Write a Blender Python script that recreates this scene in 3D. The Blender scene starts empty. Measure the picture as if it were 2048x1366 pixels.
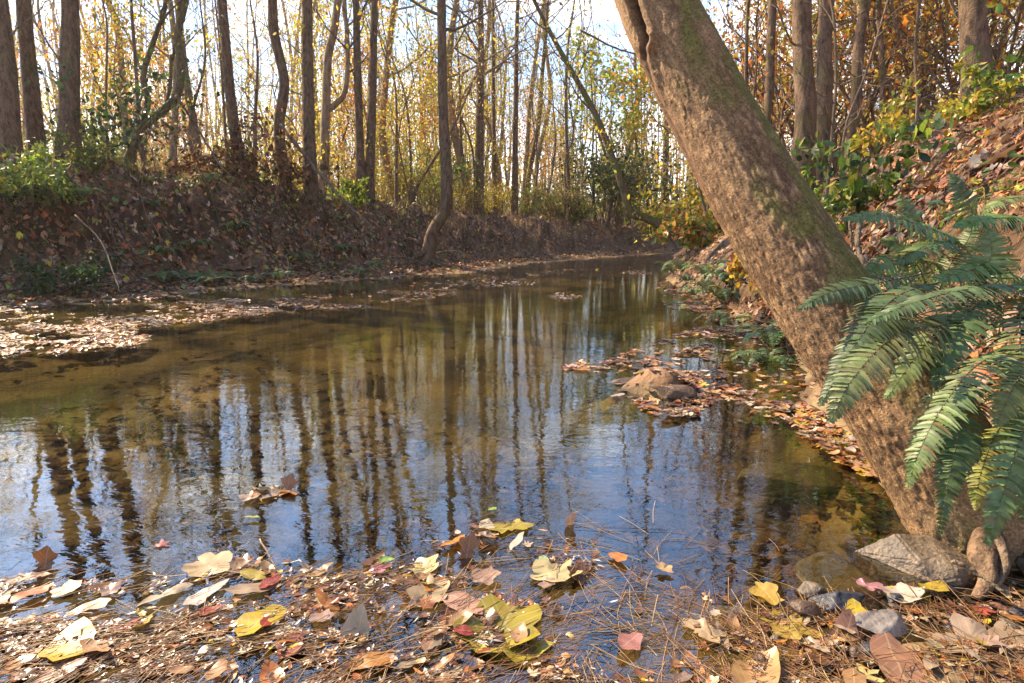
import bpy, math, random
import numpy as np
from mathutils import Vector
R = math.radians
rng = np.random.default_rng(7)
random.seed(7)
scene = bpy.context.scene
col = scene.collection

# ---------------------------------------------------------------- camera, sky, sun, exposure
CAM_H, FPX, PITCH = 0.70, 1220.0, 10.0
cam_d = bpy.data.cameras.new('camera')
cam_d.sensor_width = 36.0
cam_d.lens = 36.0 * FPX / 2048.0
cam_d.clip_start = 0.05
cam_d.clip_end = 2000
cam = bpy.data.objects.new('camera', cam_d)
cam.location = (0, 0, CAM_H)
cam.rotation_euler = (R(90 - PITCH), 0, 0)
col.objects.link(cam)
scene.camera = cam
SUN_AZ, SUN_EL = -56.0, 40.0
world = bpy.data.worlds.new('World')
scene.world = world
world.use_nodes = True
wn = world.node_tree
wn.nodes.clear()
sky = wn.nodes.new('ShaderNodeTexSky')
sky.sky_type = 'NISHITA'
sky.sun_disc = False
sky.sun_elevation = R(SUN_EL)
sky.sun_rotation = R(SUN_AZ)
sky.air_density = 1.0
sky.dust_density = .3
sky.ozone_density = 3.2
wb = wn.nodes.new('ShaderNodeBackground')
wb.inputs['Strength'].default_value = 0.15
wo = wn.nodes.new('ShaderNodeOutputWorld')
# thin white cloud low over the woods, breaking into blue overhead
tcw = wn.nodes.new('ShaderNodeTexCoord'); sxw = wn.nodes.new('ShaderNodeSeparateXYZ'); wn.links.new(tcw.outputs['Generated'], sxw.inputs[0])
mpw = wn.nodes.new('ShaderNodeMapping'); mpw.inputs['Scale'].default_value = (1, 1, 2.5); wn.links.new(tcw.outputs['Generated'], mpw.inputs[0])
nzw = wn.nodes.new('ShaderNodeTexNoise'); nzw.inputs['Scale'].default_value = 4.2; nzw.inputs['Detail'].default_value = 6.0; wn.links.new(mpw.outputs[0], nzw.inputs[0])
mdw = wn.nodes.new('ShaderNodeMath'); mdw.operation = 'MULTIPLY_ADD'; mdw.inputs[1].default_value = 1.15; wn.links.new(nzw.outputs[0], mdw.inputs[0]); wn.links.new(sxw.outputs[2], mdw.inputs[2])
rpw = wn.nodes.new('ShaderNodeValToRGB'); wn.links.new(mdw.outputs[0], rpw.inputs[0])
rpw.color_ramp.elements[0].position = .66; rpw.color_ramp.elements[0].color = (.92, .92, .92, 1)
rpw.color_ramp.elements[1].position = .84; rpw.color_ramp.elements[1].color = (0, 0, 0, 1)
mxw = wn.nodes.new('ShaderNodeMix'); mxw.data_type = 'RGBA'; wn.links.new(rpw.outputs[0], mxw.inputs[0]); wn.links.new(sky.outputs[0], mxw.inputs[6]); mxw.inputs[7].default_value = (7.4, 7.2, 7.0, 1)
wn.links.new(mxw.outputs[2], wb.inputs[0])
wn.links.new(wb.outputs[0], wo.inputs[0])
sun_d = bpy.data.lights.new('sun', 'SUN')
sun_d.energy = 5.0
sun_d.angle = R(0.5)
sun_d.color = (1.0, 0.80, 0.56)
sun = bpy.data.objects.new('sun', sun_d)
sdir = Vector((math.sin(R(SUN_AZ)) * math.cos(R(SUN_EL)), math.cos(R(SUN_AZ)) * math.cos(R(SUN_EL)), math.sin(R(SUN_EL))))
sun.rotation_euler = sdir.to_track_quat('Z', 'Y').to_euler()
sun.location = (10, 20, 30)
col.objects.link(sun)
scene.view_settings.view_transform = 'Standard'
scene.view_settings.look = 'None'
scene.view_settings.exposure = 1.6
scene.view_settings.gamma = 1.0
scene.cycles.max_bounces = 7
scene.cycles.transparent_max_bounces = 12
scene.cycles.transmission_bounces = 4
scene.cycles.diffuse_bounces = 3
scene.cycles.sample_clamp_indirect = 6.0
scene.cycles.caustics_reflective = False
scene.cycles.caustics_refractive = False

# ---------------------------------------------------------------- projection helpers (photo pixels of 2048 x 1366)
CP, SP = math.cos(R(PITCH)), math.sin(R(PITCH))
def ray(px, py):
    u = (np.asarray(px, float) - 1024) / FPX
    v = (683 - np.asarray(py, float)) / FPX
    return np.stack([u, CP + v * SP, v * CP - SP], -1)
def at(px, py, t):
    return np.array([0, 0, CAM_H]) + ray(px, py) * np.asarray(t, float)[..., None]
def on_z(px, py, z=0.0):
    d = ray(px, py)
    t = (z - CAM_H) / np.minimum(d[..., 2], -1e-3)
    return np.array([0, 0, CAM_H]) + d * t[..., None]
def proj(P):
    P = np.asarray(P, float)
    x, y, z = P[..., 0], P[..., 1], P[..., 2] - CAM_H
    dep = y * CP - z * SP
    up = y * SP + z * CP
    dep = np.where(np.abs(dep) < 1e-4, 1e-4, dep)
    return np.stack([1024 + FPX * x / dep, 683 - FPX * up / dep, dep], -1)

# ---------------------------------------------------------------- noise
def _h(i, j, k, s):
    n = (i * 374761393 + j * 668265263 + k * 2147483647 // 3 + s * 974634777) & 0xffffffff
    n = ((n ^ (n >> 13)) * 1274126177) & 0xffffffff
    n = ((n ^ (n >> 16)) * 2246822519) & 0xffffffff
    return ((n ^ (n >> 15)) & 0xffffff) / float(0xffffff)
def vnoise(x, y, z=0.0, s=0):
    x, y, z = np.broadcast_arrays(np.asarray(x, float), np.asarray(y, float), np.asarray(z, float))
    i, j, k = np.floor(x).astype(np.int64), np.floor(y).astype(np.int64), np.floor(z).astype(np.int64)
    fx, fy, fz = x - i, y - j, z - k
    fx, fy, fz = [f * f * (3 - 2 * f) for f in (fx, fy, fz)]
    r = 0
    for a in (0, 1):
        for b in (0, 1):
            for c in (0, 1):
                r = r + _h(i + a, j + b, k + c, s) * (fx if a else 1 - fx) * (fy if b else 1 - fy) * (fz if c else 1 - fz)
    return r * 2 - 1
def fbm(x, y, z=0.0, oct=4, s=0):
    r, a, f = 0, 0.5, 1.0
    for o in range(oct):
        r = r + a * vnoise(np.asarray(x) * f, np.asarray(y) * f, np.asarray(z) * f, s + o * 17)
        a *= 0.5; f *= 2.03
    return r
def sstep(a, b, x):
    t = np.clip((x - a) / (b - a), 0, 1)
    return t * t * (3 - 2 * t)

# ---------------------------------------------------------------- terrain height
PL = np.array([(-22, -16), (-12, -4), (-8.6, 1.0), (-7, 4.2), (-5.5, 6.5), (-4.35, 8.5), (-3.1, 10.3), (-1.75, 12.2), (-.4, 15.8), (1.2, 18.2), (2.9, 20.4), (5.3, 23.8), (9, 26.8), (16, 29.5), (40, 31), (160, 36)], float)
PR = np.array([(2.2, -16), (1.5, -3), (1.2, .4), (1.15, 1.05), (1.12, 1.5), (1.28, 2.18), (1.6, 3.2), (1.86, 4.7), (2.05, 6.5), (2.4, 9.4), (3.6, 14), (5.6, 21), (9, 23.8), (16, 26.0), (40, 27.5), (160, 31)], float)
def sdist(x, y, P):
    best = np.full(x.shape, 1e9); sg = np.ones(x.shape)
    for a, b in zip(P[:-1], P[1:]):
        d = b - a; L = d @ d
        t = np.clip(((x - a[0]) * d[0] + (y - a[1]) * d[1]) / L, 0, 1)
        qx, qy = x - a[0] - t * d[0], y - a[1] - t * d[1]
        dd = np.hypot(qx, qy)
        cr = d[0] * (y - a[1]) - d[1] * (x - a[0])
        m = dd < best - 1e-9
        best = np.where(m, dd, best); sg = np.where(m, np.sign(cr), sg)
    return best * sg      # positive on the left of the line
def height(x, y):
    x = np.asarray(x, float); y = np.asarray(y, float)
    n1 = fbm(x * .9, y * .9, 0, 3, 3)
    n2 = fbm(x * 3.1, y * 3.1, 0, 3, 9)
    dL = sdist(x, y, PL) + n1 * .35 + n2 * .10
    dR = -sdist(x, y, PR) + n1 * .16 * sstep(1.5, 4, y) + n2 * .06
    a, b = -dL, -dR
    # creek bed
    zl = .062 - .056 * np.minimum(a, 1.8) - .018 * np.clip(a - 1.8, 0, 9)
    zr = .03 - .55 * b
    bed = np.maximum(zl, zr)
    zbar = -.09 - .22 * np.clip(x + 1.25 + .12 * (y - 1.5), 0, 9) + .05 * n1
    bed = np.maximum(bed, zbar)
    bed = np.maximum(bed, -.32 + .05 * n1) + .03 * n1 * sstep(1.5, 3, a)
    zf = -.095 - .16 * np.clip(y - 1.15 + .25 * n1, 0, 9) + .015 * n2
    bed = np.maximum(bed, zf * 1.0)
    cor = sstep(.36, .75, x) * (1 - sstep(.95, 1.12, y + .2 * (x - .5)))
    bed = bed + cor * .115
    spit = np.exp(-(((x - .68) / .20) ** 2 + ((y - 2.72) / .17) ** 2)) * .27
    bed = bed + spit * (1 + .4 * n2)
    rip = .006 * np.sin(y * 19 + x * 6 + 5 * n1) 
    bed = bed + rip * sstep(1.3, 2, y) + .012 * n2
    # left bank
    HL = np.interp(y, [-5, 6, 9.5, 12, 15, 20, 24, 30], [1.9, 1.72, 1.58, 1.42, 1.20, 1.12, .95, 1.1])
    f = sstep(-.1, 1.75, dL)
    zbL = .05 + HL * f * (1 + .10 * n1) + .20 * n2 * sstep(.1, .6, dL) + .11 * np.clip(fbm(x * 9, y * 9, 0, 2, 31), -1, 1) * sstep(0, .4, dL)
    zbL = zbL + .02 * np.clip(dL - 3, 0, 60) + .3 * fbm(x * .12, y * .12, 0, 2, 5) * sstep(3, 12, dL)
    # right bank
    HR = np.interp(y, [0, 4, 5.2, 6.5, 9, 14, 21, 26], [1.45, 1.45, 1.42, 1.2, 1.0, .92, .85, 1.0])
    g = .13 * sstep(-.03, .16, dR) + .42 * sstep(.03, .7, dR) + .45 * sstep(.5, 1.35, dR)
    zbR = .02 + HR * g * (1 + .06 * n1) + .07 * n2 * sstep(.05, .5, dR) + .13 * np.clip(dR - 1.2, 0, 6) * sstep(26, 10, y) + .03 * np.clip(dR - 7, 0, 30)
    zbR = zbR + .035 * fbm(x * 9, y * 9, 0, 2, 41) * sstep(0, .3, dR) + .3 * fbm(x * .12, y * .12, 0, 2, 6) * sstep(4, 12, dR)
    z = np.where(dL > -.1, np.maximum(zbL, bed), bed)
    z = np.where(dR > -.03, np.maximum(zbR, bed), z)
    return z
def h1(x, y): return float(height(np.array([x]), np.array([y]))[0])
def normals(x, y, e=.03):
    hx = (height(x + e, y) - height(x - e, y)) / (2 * e)
    hy = (height(x, y + e) - height(x, y - e)) / (2 * e)
    n = np.stack([-hx, -hy, np.ones_like(hx)], -1)
    return n / np.linalg.norm(n, axis=-1, keepdims=True)

# ---------------------------------------------------------------- mesh accumulation
class MB:
    def __init__(s): s.v = []; s.t = []; s.q = []; s.c = []; s.tm = []; s.qm = []; s.n = 0; s.mi = 0
    def add(s, V, tris=None, quads=None, color=(1, 1, 1)):
        V = np.asarray(V, float).reshape(-1, 3)
        if tris is not None and len(tris): s.t.append(np.asarray(tris, np.int64).reshape(-1, 3) + s.n); s.tm.append(np.full(len(s.t[-1]), s.mi))
        if quads is not None and len(quads): s.q.append(np.asarray(quads, np.int64).reshape(-1, 4) + s.n); s.qm.append(np.full(len(s.q[-1]), s.mi))
        c = np.asarray(color, float)
        if c.ndim == 1: c = np.broadcast_to(c, (len(V), 3))
        s.v.append(V); s.c.append(c); s.n += len(V)
    def mesh(s, name, mat, smooth=True):
        me = bpy.data.meshes.new(name)
        if not s.v: return me
        V = np.concatenate(s.v).astype(np.float32)
        T = np.concatenate(s.t) if s.t else np.zeros((0, 3), np.int64)
        Q = np.concatenate(s.q) if s.q else np.zeros((0, 4), np.int64)
        loops = np.concatenate([T.ravel(), Q.ravel()]).astype(np.int32)
        tot = np.concatenate([np.full(len(T), 3), np.full(len(Q), 4)]).astype(np.int32)
        st = np.concatenate([[0], np.cumsum(tot)[:-1]]).astype(np.int32)
        me.vertices.add(len(V)); me.vertices.foreach_set('co', V.ravel())
        me.loops.add(len(loops)); me.loops.foreach_set('vertex_index', loops)
        me.polygons.add(len(tot)); me.polygons.foreach_set('loop_start', st)
        try: me.polygons.foreach_set('loop_total', tot)
        except Exception: pass
        me.polygons.foreach_set('use_smooth', np.full(len(tot), smooth))
        C = np.concatenate(s.c)
        ca = me.color_attributes.new('col', 'FLOAT_COLOR', 'POINT')
        ca.data.foreach_set('color', np.concatenate([C, np.ones((len(C), 1))], 1).astype(np.float32).ravel())
        for m_ in (mat if isinstance(mat, (list, tuple)) else [mat]): me.materials.append(m_)
        if isinstance(mat, (list, tuple)):
            me.polygons.foreach_set('material_index', np.concatenate(s.tm + s.qm).astype(np.int32))
        me.update(calc_edges=True); me.validate()
        return me
    def build(s, name, mat, parent=None, smooth=True):
        return link(name, s.mesh(name, mat, smooth), parent)
def link(name, me, parent=None):
    o = bpy.data.objects.new(name, me); col.objects.link(o)
    if parent is not None: o.parent = parent
    return o
def tag(o, label=None, cat=None, group=None, kind=None):
    if label: o['label'] = label
    if cat: o['category'] = cat
    if group: o['group'] = group
    if kind: o['kind'] = kind
    return o
def empty(name, loc=(0, 0, 0), rz=0.0):
    o = bpy.data.objects.new(name, None); col.objects.link(o)
    o.empty_display_size = .1
    o.location = loc; o.rotation_euler = (0, 0, rz)
    return o
def kids(o): return [c for c in bpy.data.objects if c.parent == o]
def copy_thing(root, ch, loc, rz, sc):
    r = root.copy(); col.objects.link(r)
    r.location = loc; r.rotation_euler = (0, 0, rz); r.scale = (sc, sc, sc)
    for c in ch:
        d = c.copy(); col.objects.link(d); d.parent = r
    return r

def smooth_path(P, n):
    P = np.asarray(P, float)
    if len(P) == 2:
        return P[0] + (P[1] - P[0]) * np.linspace(0, 1, n)[:, None]
    Q = np.vstack([2 * P[0] - P[1], P, 2 * P[-1] - P[-2]])
    seg = len(P) - 1
    tt = np.linspace(0, seg, n); i = np.minimum(tt.astype(int), seg - 1); f = (tt - i)[:, None]
    p0, p1, p2, p3 = Q[i], Q[i + 1], Q[i + 2], Q[i + 3]
    return .5 * (2 * p1 + (p2 - p0) * f + (2 * p0 - 5 * p1 + 4 * p2 - p3) * f ** 2 + (3 * p1 - p0 - 3 * p2 + p3) * f ** 3)
def frames(P):
    T = np.gradient(P, axis=0); T /= np.linalg.norm(T, axis=1, keepdims=True) + 1e-12
    ref = np.array([0., 1., 0.]) if abs(T[0] @ np.array([0, 1., 0])) < .9 else np.array([1., 0, 0])
    A = np.cross(T, ref); A /= np.linalg.norm(A, axis=1, keepdims=True) + 1e-12
    B = np.cross(A, T)
    return T, A, B
_tubecache = {}
def tube(mb, P, r, sides=6, color=(1, 1, 1), cap=False):
    P = np.asarray(P, float); n = len(P)
    r = np.broadcast_to(np.asarray(r, float), (n,))
    T, A, B = frames(P)
    key = (n, sides)
    if key not in _tubecache:
        i = np.arange(n - 1)[:, None]; j = np.arange(sides)[None]
        k = (j + 1) % sides
        _tubecache[key] = np.stack([i * sides + j, i * sides + k, (i + 1) * sides + k, (i + 1) * sides + j], -1).reshape(-1, 4)
    th = np.arange(sides) / sides * 2 * np.pi
    V = P[:, None] + r[:, None, None] * (np.cos(th)[None, :, None] * A[:, None] + np.sin(th)[None, :, None] * B[:, None])
    V = V.reshape(-1, 3); q = _tubecache[key]; t = None
    if cap:
        V = np.vstack([V, P[0], P[-1]]); m = n * sides
        j = np.arange(sides); k = (j + 1) % sides
        t = np.concatenate([np.stack([np.full(sides, m), k, j], 1), np.stack([np.full(sides, m + 1), (n - 1) * sides + j, (n - 1) * sides + k], 1)])
    mb.add(V, t, q, color)

# ---------------------------------------------------------------- leaf shapes
def fan_leaf(rf, n, curl=.25, cup=.15, stem=.35):
    th = np.linspace(0, 2 * np.pi, n, endpoint=False)
    r = rf(th)
    x, y = r * np.sin(th), r * np.cos(th)
    V = [(0, 0, 0)]; V += list(zip(x * .55, y * .55, 0 * x)); V += list(zip(x, y, 0 * x))
    V = np.array(V, float)
    t = [(0, 1 + i, 1 + (i + 1) % n) for i in range(n)]
    q = [(1 + i, 1 + n + i, 1 + n + (i + 1) % n, 1 + (i + 1) % n) for i in range(n)]
    V[:, 2] = curl * (V[:, 1] ** 2) * .5 + cup * V[:, 0] ** 2 + .05 * np.sin(V[:, 0] * 7 + 1) * np.sin(V[:, 1] * 6)
    b = len(V)
    V = np.vstack([V, [(-.015, -.3, 0), (.015, -.3, 0), (.012, -.3 - stem, .08), (-.012, -.3 - stem, .08)]])
    q.append((b, b + 1, b + 2, b + 3))
    return V - [0, .0, 0], np.array(t), np.array(q)
def lobes(angles, lens, w, base):
    def rf(th):
        r = np.full(th.shape, base, float)
        for a, l in zip(angles, lens):
            d = np.abs((th - a + np.pi) % (2 * np.pi) - np.pi)
            r = np.maximum(r, base + (l - base) * np.clip(1 - d / w, 0, 1) ** .85)
        return r
    return rf
def blade_leaf(n, wf, curl=.2, fold=.12, stem=.2, wave=.03):
    s = np.linspace(0, 1, n)
    w = wf(s); y = s * 2 - 1
    V = []
    for i in range(n):
        z = curl * y[i] ** 2 + wave * math.sin(i * 2.1)
        V += [(-w[i], y[i], z + fold * w[i]), (0, y[i], z), (w[i], y[i], z + fold * w[i] + wave * math.sin(i * 1.3 + 1))]
    q = []
    for i in range(n - 1):
        a = i * 3
        q += [(a, a + 1, a + 4, a + 3), (a + 1, a + 2, a + 5, a + 4)]
    V = np.array(V, float); b = len(V)
    V = np.vstack([V, [(-.02, -.98, 0), (.02, -.98, 0), (.015, -1 - stem, .03), (-.015, -1 - stem, .03)]])
    q.append((b, b + 1, b + 2, b + 3))
    return V, np.zeros((0, 3), int), np.array(q)
D = math.radians
MAPLE = fan_leaf(lobes([0, D(52), -D(52), D(110), -D(110)], [1, .92, .92, .55, .55], .42, .42), 40)
STAR = fan_leaf(lobes([0, D(62), -D(62), D(122), -D(122)], [1, .95, .95, .8, .8], .40, .26), 40)
OAK = fan_leaf(lambda th: .42 + .55 * np.abs(np.cos(th)) ** 1.6 + .13 * np.cos(8 * th), 40, .3, .3)
def ovalw(m, p): return lambda s: m * np.maximum(np.sin(np.pi * s ** p), 0) ** .8
OVAL = blade_leaf(9, ovalw(.52, .85), .25, .25)
HICK = blade_leaf(11, ovalw(.40, 1.15), .12, .15)
WILLOW = blade_leaf(9, ovalw(.2, 1.0), .15, .1)
TUL = fan_leaf(lobes([D(28), -D(28), D(105), -D(105)], [.95, .95, .85, .85], .55, .5), 32)
# light versions for far leaves
FQ = (np.array([(0, -1, 0), (.55, -.1, .12), (0, 1, .1), (-.55, -.05, .12)], float), np.zeros((0, 3), int), np.array([(0, 1, 2, 3)]))
F6 = (np.array([(0, -1, 0), (.5, -.35, .15), (.42, .4, .2), (0, 1, .1), (-.45, .35, .2), (-.5, -.35, .1), (0, 0, 0)], float),
      np.array([(6, 0, 1), (6, 1, 2), (6, 2, 3), (6, 3, 4), (6, 4, 5), (6, 5, 0)]), np.zeros((0, 4), int))
F5S = (np.array([(0, -.9, .1), (.3, -.3, 0), (.95, -.25, .2), (.4, .2, .0), (.55, .8, .2), (0, .4, 0), (0, 1, .25), (-.35, .3, 0), (-.9, .45, .2), (-.4, -.2, 0), (-.7, -.8, .15), (0, 0, 0)], float),
       np.array([(11, i, (i + 1) % 11) for i in range(11)]), np.zeros((0, 4), int))

TUL = fan_leaf(lobes([D(20), -D(30), D(95), -D(112), D(180)], [.95, .85, .72, .8, .7], .7, .5), 36, .4, .5)
def rot_to(N, yaw, tilt, r=rng):
    """matrices whose Z is N tilted by tilt in a random direction, with a yaw about it"""
    n = len(N)
    rd = r.normal(size=(n, 3)); N2 = N + np.tan(tilt)[:, None] * rd / np.linalg.norm(rd, axis=1, keepdims=True)
    N2 /= np.linalg.norm(N2, axis=1, keepdims=True)
    A = np.stack([np.cos(yaw), np.sin(yaw), 0 * yaw], -1)
    X = A - (A * N2).sum(1, keepdims=True) * N2
    ln = np.linalg.norm(X, axis=1, keepdims=True); X = np.where(ln < 1e-3, [[1., 0, 0]], X / np.maximum(ln, 1e-3))
    Y = np.cross(N2, X)
    return np.stack([X, Y, N2], -1)     # columns
def scatter(mb, tpl, P, M, size, color, squash=None):
    V, t, q = tpl; n, m = len(P), len(V)
    if n == 0: return
    S = np.broadcast_to(np.asarray(size, float), (n,))
    TV = np.broadcast_to(V, (n, m, 3)).copy()
    TV[:, :, 2] *= (.4 + 1.6 * rng.random(n))[:, None] * np.where(rng.random(n) < .3, -1, 1)[:, None]
    TV[:, :, 0] *= (.75 + .5 * rng.random(n))[:, None]
    W = np.einsum('nij,nmj->nmi', M, TV) * S[:, None, None] + P[:, None]
    off = (np.arange(n) * m)[:, None, None]
    T = (t[None] + off).reshape(-1, 3) if len(t) else None
    Q = (q[None] + off).reshape(-1, 4) if len(q) else None
    C = np.repeat(np.asarray(color, float), m, axis=0)
    mb.add(W.reshape(-1, 3), T, Q, C)
def pick(pal, n, r=rng, jit=.18):
    w = np.array([p[0] for p in pal], float); w /= w.sum()
    c = np.array([p[1] for p in pal], float)[r.choice(len(pal), n, p=w)]
    return np.clip(c * (1 + jit * r.normal(size=(n, 1))) * (1 + .06 * r.normal(size=(n, 3))), .004, .9)
TAN, BRN, RUST, YEL, PALE, RED, GRN, PURP = (.42, .23, .10), (.18, .08, .035), (.38, .13, .035), (.62, .42, .04), (.48, .36, .24), (.42, .05, .03), (.15, .27, .03), (.16, .09, .06)
LITTER = [(4, TAN), (5, BRN), (3, RUST), (.6, YEL), (2, PALE), (.3, RED), (.3, GRN), (2.5, PURP)]

# ---------------------------------------------------------------- materials
def mat(name):
    m = bpy.data.materials.new(name); m.use_nodes = True
    nt = m.node_tree; nt.nodes.clear()
    out = nt.nodes.new('ShaderNodeOutputMaterial')
    return m, nt, out
def N(nt, typ, ins=None, **kw):
    n = nt.nodes.new(typ)
    for k, v in kw.items(): setattr(n, k, v)
    for k, v in (ins or {}).items():
        if isinstance(v, bpy.types.NodeSocket): nt.links.new(v, n.inputs[k])
        else: n.inputs[k].default_value = v
    return n
def ramp(nt, fac, stops):
    r = nt.nodes.new('ShaderNodeValToRGB'); nt.links.new(fac, r.inputs[0])
    e = r.color_ramp.elements
    while len(e) < len(stops): e.new(.5)
    for k, (p, c) in zip(e, stops): k.position = p; k.color = (*c, 1) if len(c) == 3 else c
    return r.outputs[0]
def mixc(nt, f, a, b, bt='MIX'):
    m = nt.nodes.new('ShaderNodeMix'); m.data_type = 'RGBA'; m.blend_type = bt
    for s, v in ((0, f), (6, a), (7, b)):
        if isinstance(v, bpy.types.NodeSocket): nt.links.new(v, m.inputs[s])
        else: m.inputs[s].default_value = v if s == 0 else (*v, 1)
    return m.outputs[2]
def leaf_mat(name, trans=.35, gloss=.12, rough=.45, src='attr', spec=.04):
    m, nt, out = mat(name)
    if src == 'attr': c = N(nt, 'ShaderNodeVertexColor', layer_name='col').outputs[0]
    else: c = N(nt, 'ShaderNodeObjectInfo').outputs['Color']
    tc = N(nt, 'ShaderNodeTexCoord').outputs['Object']
    no = N(nt, 'ShaderNodeTexNoise', {'Vector': tc, 'Scale': 90.0 if src == 'attr' else 1.7, 'Detail': 3.0})
    c2 = mixc(nt, .55, c, ramp(nt, no.outputs[0], [(.3, (.35, .33, .3)), (.62, (1, 1, 1))]), 'MULTIPLY')
    if src != 'attr':
        w = N(nt, 'ShaderNodeTexNoise', {'Vector': tc, 'Scale': 3.4, 'Detail': 5.0, 'Roughness': .7})
        c2 = mixc(nt, ramp(nt, w.outputs[0], [(.60, (0, 0, 0)), (.72, (.75, .75, .75))]), c2, (.07, .035, .02))
        # side veins from the leaf's own coordinates
        sp = N(nt, 'ShaderNodeSeparateXYZ', {0: tc})
        ax = N(nt, 'ShaderNodeMath', {0: sp.outputs[0]}, operation='ABSOLUTE')
        d = N(nt, 'ShaderNodeMath', {0: sp.outputs[1], 1: ax.outputs[0]}, operation='SUBTRACT')
        k = N(nt, 'ShaderNodeMath', {0: d.outputs[0], 1: 26.0}, operation='MULTIPLY')
        si = N(nt, 'ShaderNodeMath', {0: k.outputs[0]}, operation='SINE')
        f = ramp(nt, si.outputs[0], [(.86, (0, 0, 0)), (1, (.35, .35, .35))])
        mr = ramp(nt, ax.outputs[0], [(0, (.7, .7, .7)), (.035, (0, 0, 0))])
        f2 = mixc(nt, 1.0, f, mr, 'LIGHTEN')
        c2 = mixc(nt, f2, c2, mixc(nt, .5, c2, (.6, .5, .3)))
    bs = N(nt, 'ShaderNodeBsdfPrincipled', {'Base Color': c2, 'Roughness': rough, 'Specular IOR Level': .5 if gloss > .1 else .25})
    if trans > 0:
        tr = N(nt, 'ShaderNodeBsdfTranslucent', {0: c2})
        mx = N(nt, 'ShaderNodeMixShader', {0: trans, 1: bs.outputs[0], 2: tr.outputs[0]})
        nt.links.new(mx.outputs[0], out.inputs[0])
    else: nt.links.new(bs.outputs[0], out.inputs[0])
    return m
M_CROWN = leaf_mat('crown_leaves', .62, .05, .6)
M_LITTER = leaf_mat('litter_leaves', .15, .12, .5)
M_WET = leaf_mat('wet_leaves', .12, .2, .32)
M_HERO = leaf_mat('fallen_leaf', .18, .2, .38, 'obj')
M_FERN = leaf_mat('fern_green', .3, .2, .5)
M_GREEN = leaf_mat('green_leaves', .4, .15, .4)

def bark_mat(name, dark, light, moss, scale=18.0, moss_amt=.5, attr=False):
    m, nt, out = mat(name)
    tc = N(nt, 'ShaderNodeTexCoord').outputs['Object']
    mp = N(nt, 'ShaderNodeMapping', {'Vector': tc, 'Scale': (1, 1, .28)})
    n1 = N(nt, 'ShaderNodeTexNoise', {'Vector': mp.outputs[0], 'Scale': scale, 'Detail': 6.0, 'Roughness': .7})
    n2 = N(nt, 'ShaderNodeTexNoise', {'Vector': tc, 'Scale': 2.3, 'Detail': 4.0})
    n3 = N(nt, 'ShaderNodeTexNoise', {'Vector': tc, 'Scale': scale * 3, 'Detail': 3.0})
    c = ramp(nt, n1.outputs[0], [(.36, dark), (.6, light)])
    c = mixc(nt, ramp(nt, n3.outputs[0], [(.55, (0, 0, 0)), (.7, (.5, .5, .5))]), c, tuple(min(1, v * 1.5) for v in light))
    c = mixc(nt, ramp(nt, n2.outputs[0], [(.5, (0, 0, 0)), (.66, (moss_amt,) * 3)]), c, moss)
    if attr:
        a = N(nt, 'ShaderNodeVertexColor', layer_name='col').outputs[0]
        c = mixc(nt, 1.0, c, a, 'MULTIPLY')
    hb = N(nt, 'ShaderNodeMath', {0: n1.outputs[0], 1: n3.outputs[0]}, operation='ADD')
    bp = N(nt, 'ShaderNodeBump', {'Height': hb.outputs[0], 'Strength': .8, 'Distance': .012})
    b = N(nt, 'ShaderNodeBsdfPrincipled', {'Base Color': c, 'Roughness': .85, 'Normal': bp.outputs[0], 'Specular IOR Level': .25})
    nt.links.new(b.outputs[0], out.inputs[0])
    return m
M_BARK = bark_mat('grey_brown_bark', (.04, .024, .015), (.19, .12, .07), (.10, .10, .025), 22)
M_BARK_MOSS = bark_mat('mossy_bark', (.05, .035, .015), (.17, .125, .06), (.11, .13, .03), 24, .8)
M_BARK_PALE = bark_mat('pale_bark', (.11, .075, .04), (.36, .26, .16), (.16, .14, .07), 16, .4)
M_TWIG = bark_mat('twig_bark', (.08, .055, .035), (.2, .14, .09), (.1, .1, .04), 30, .3)

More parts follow.
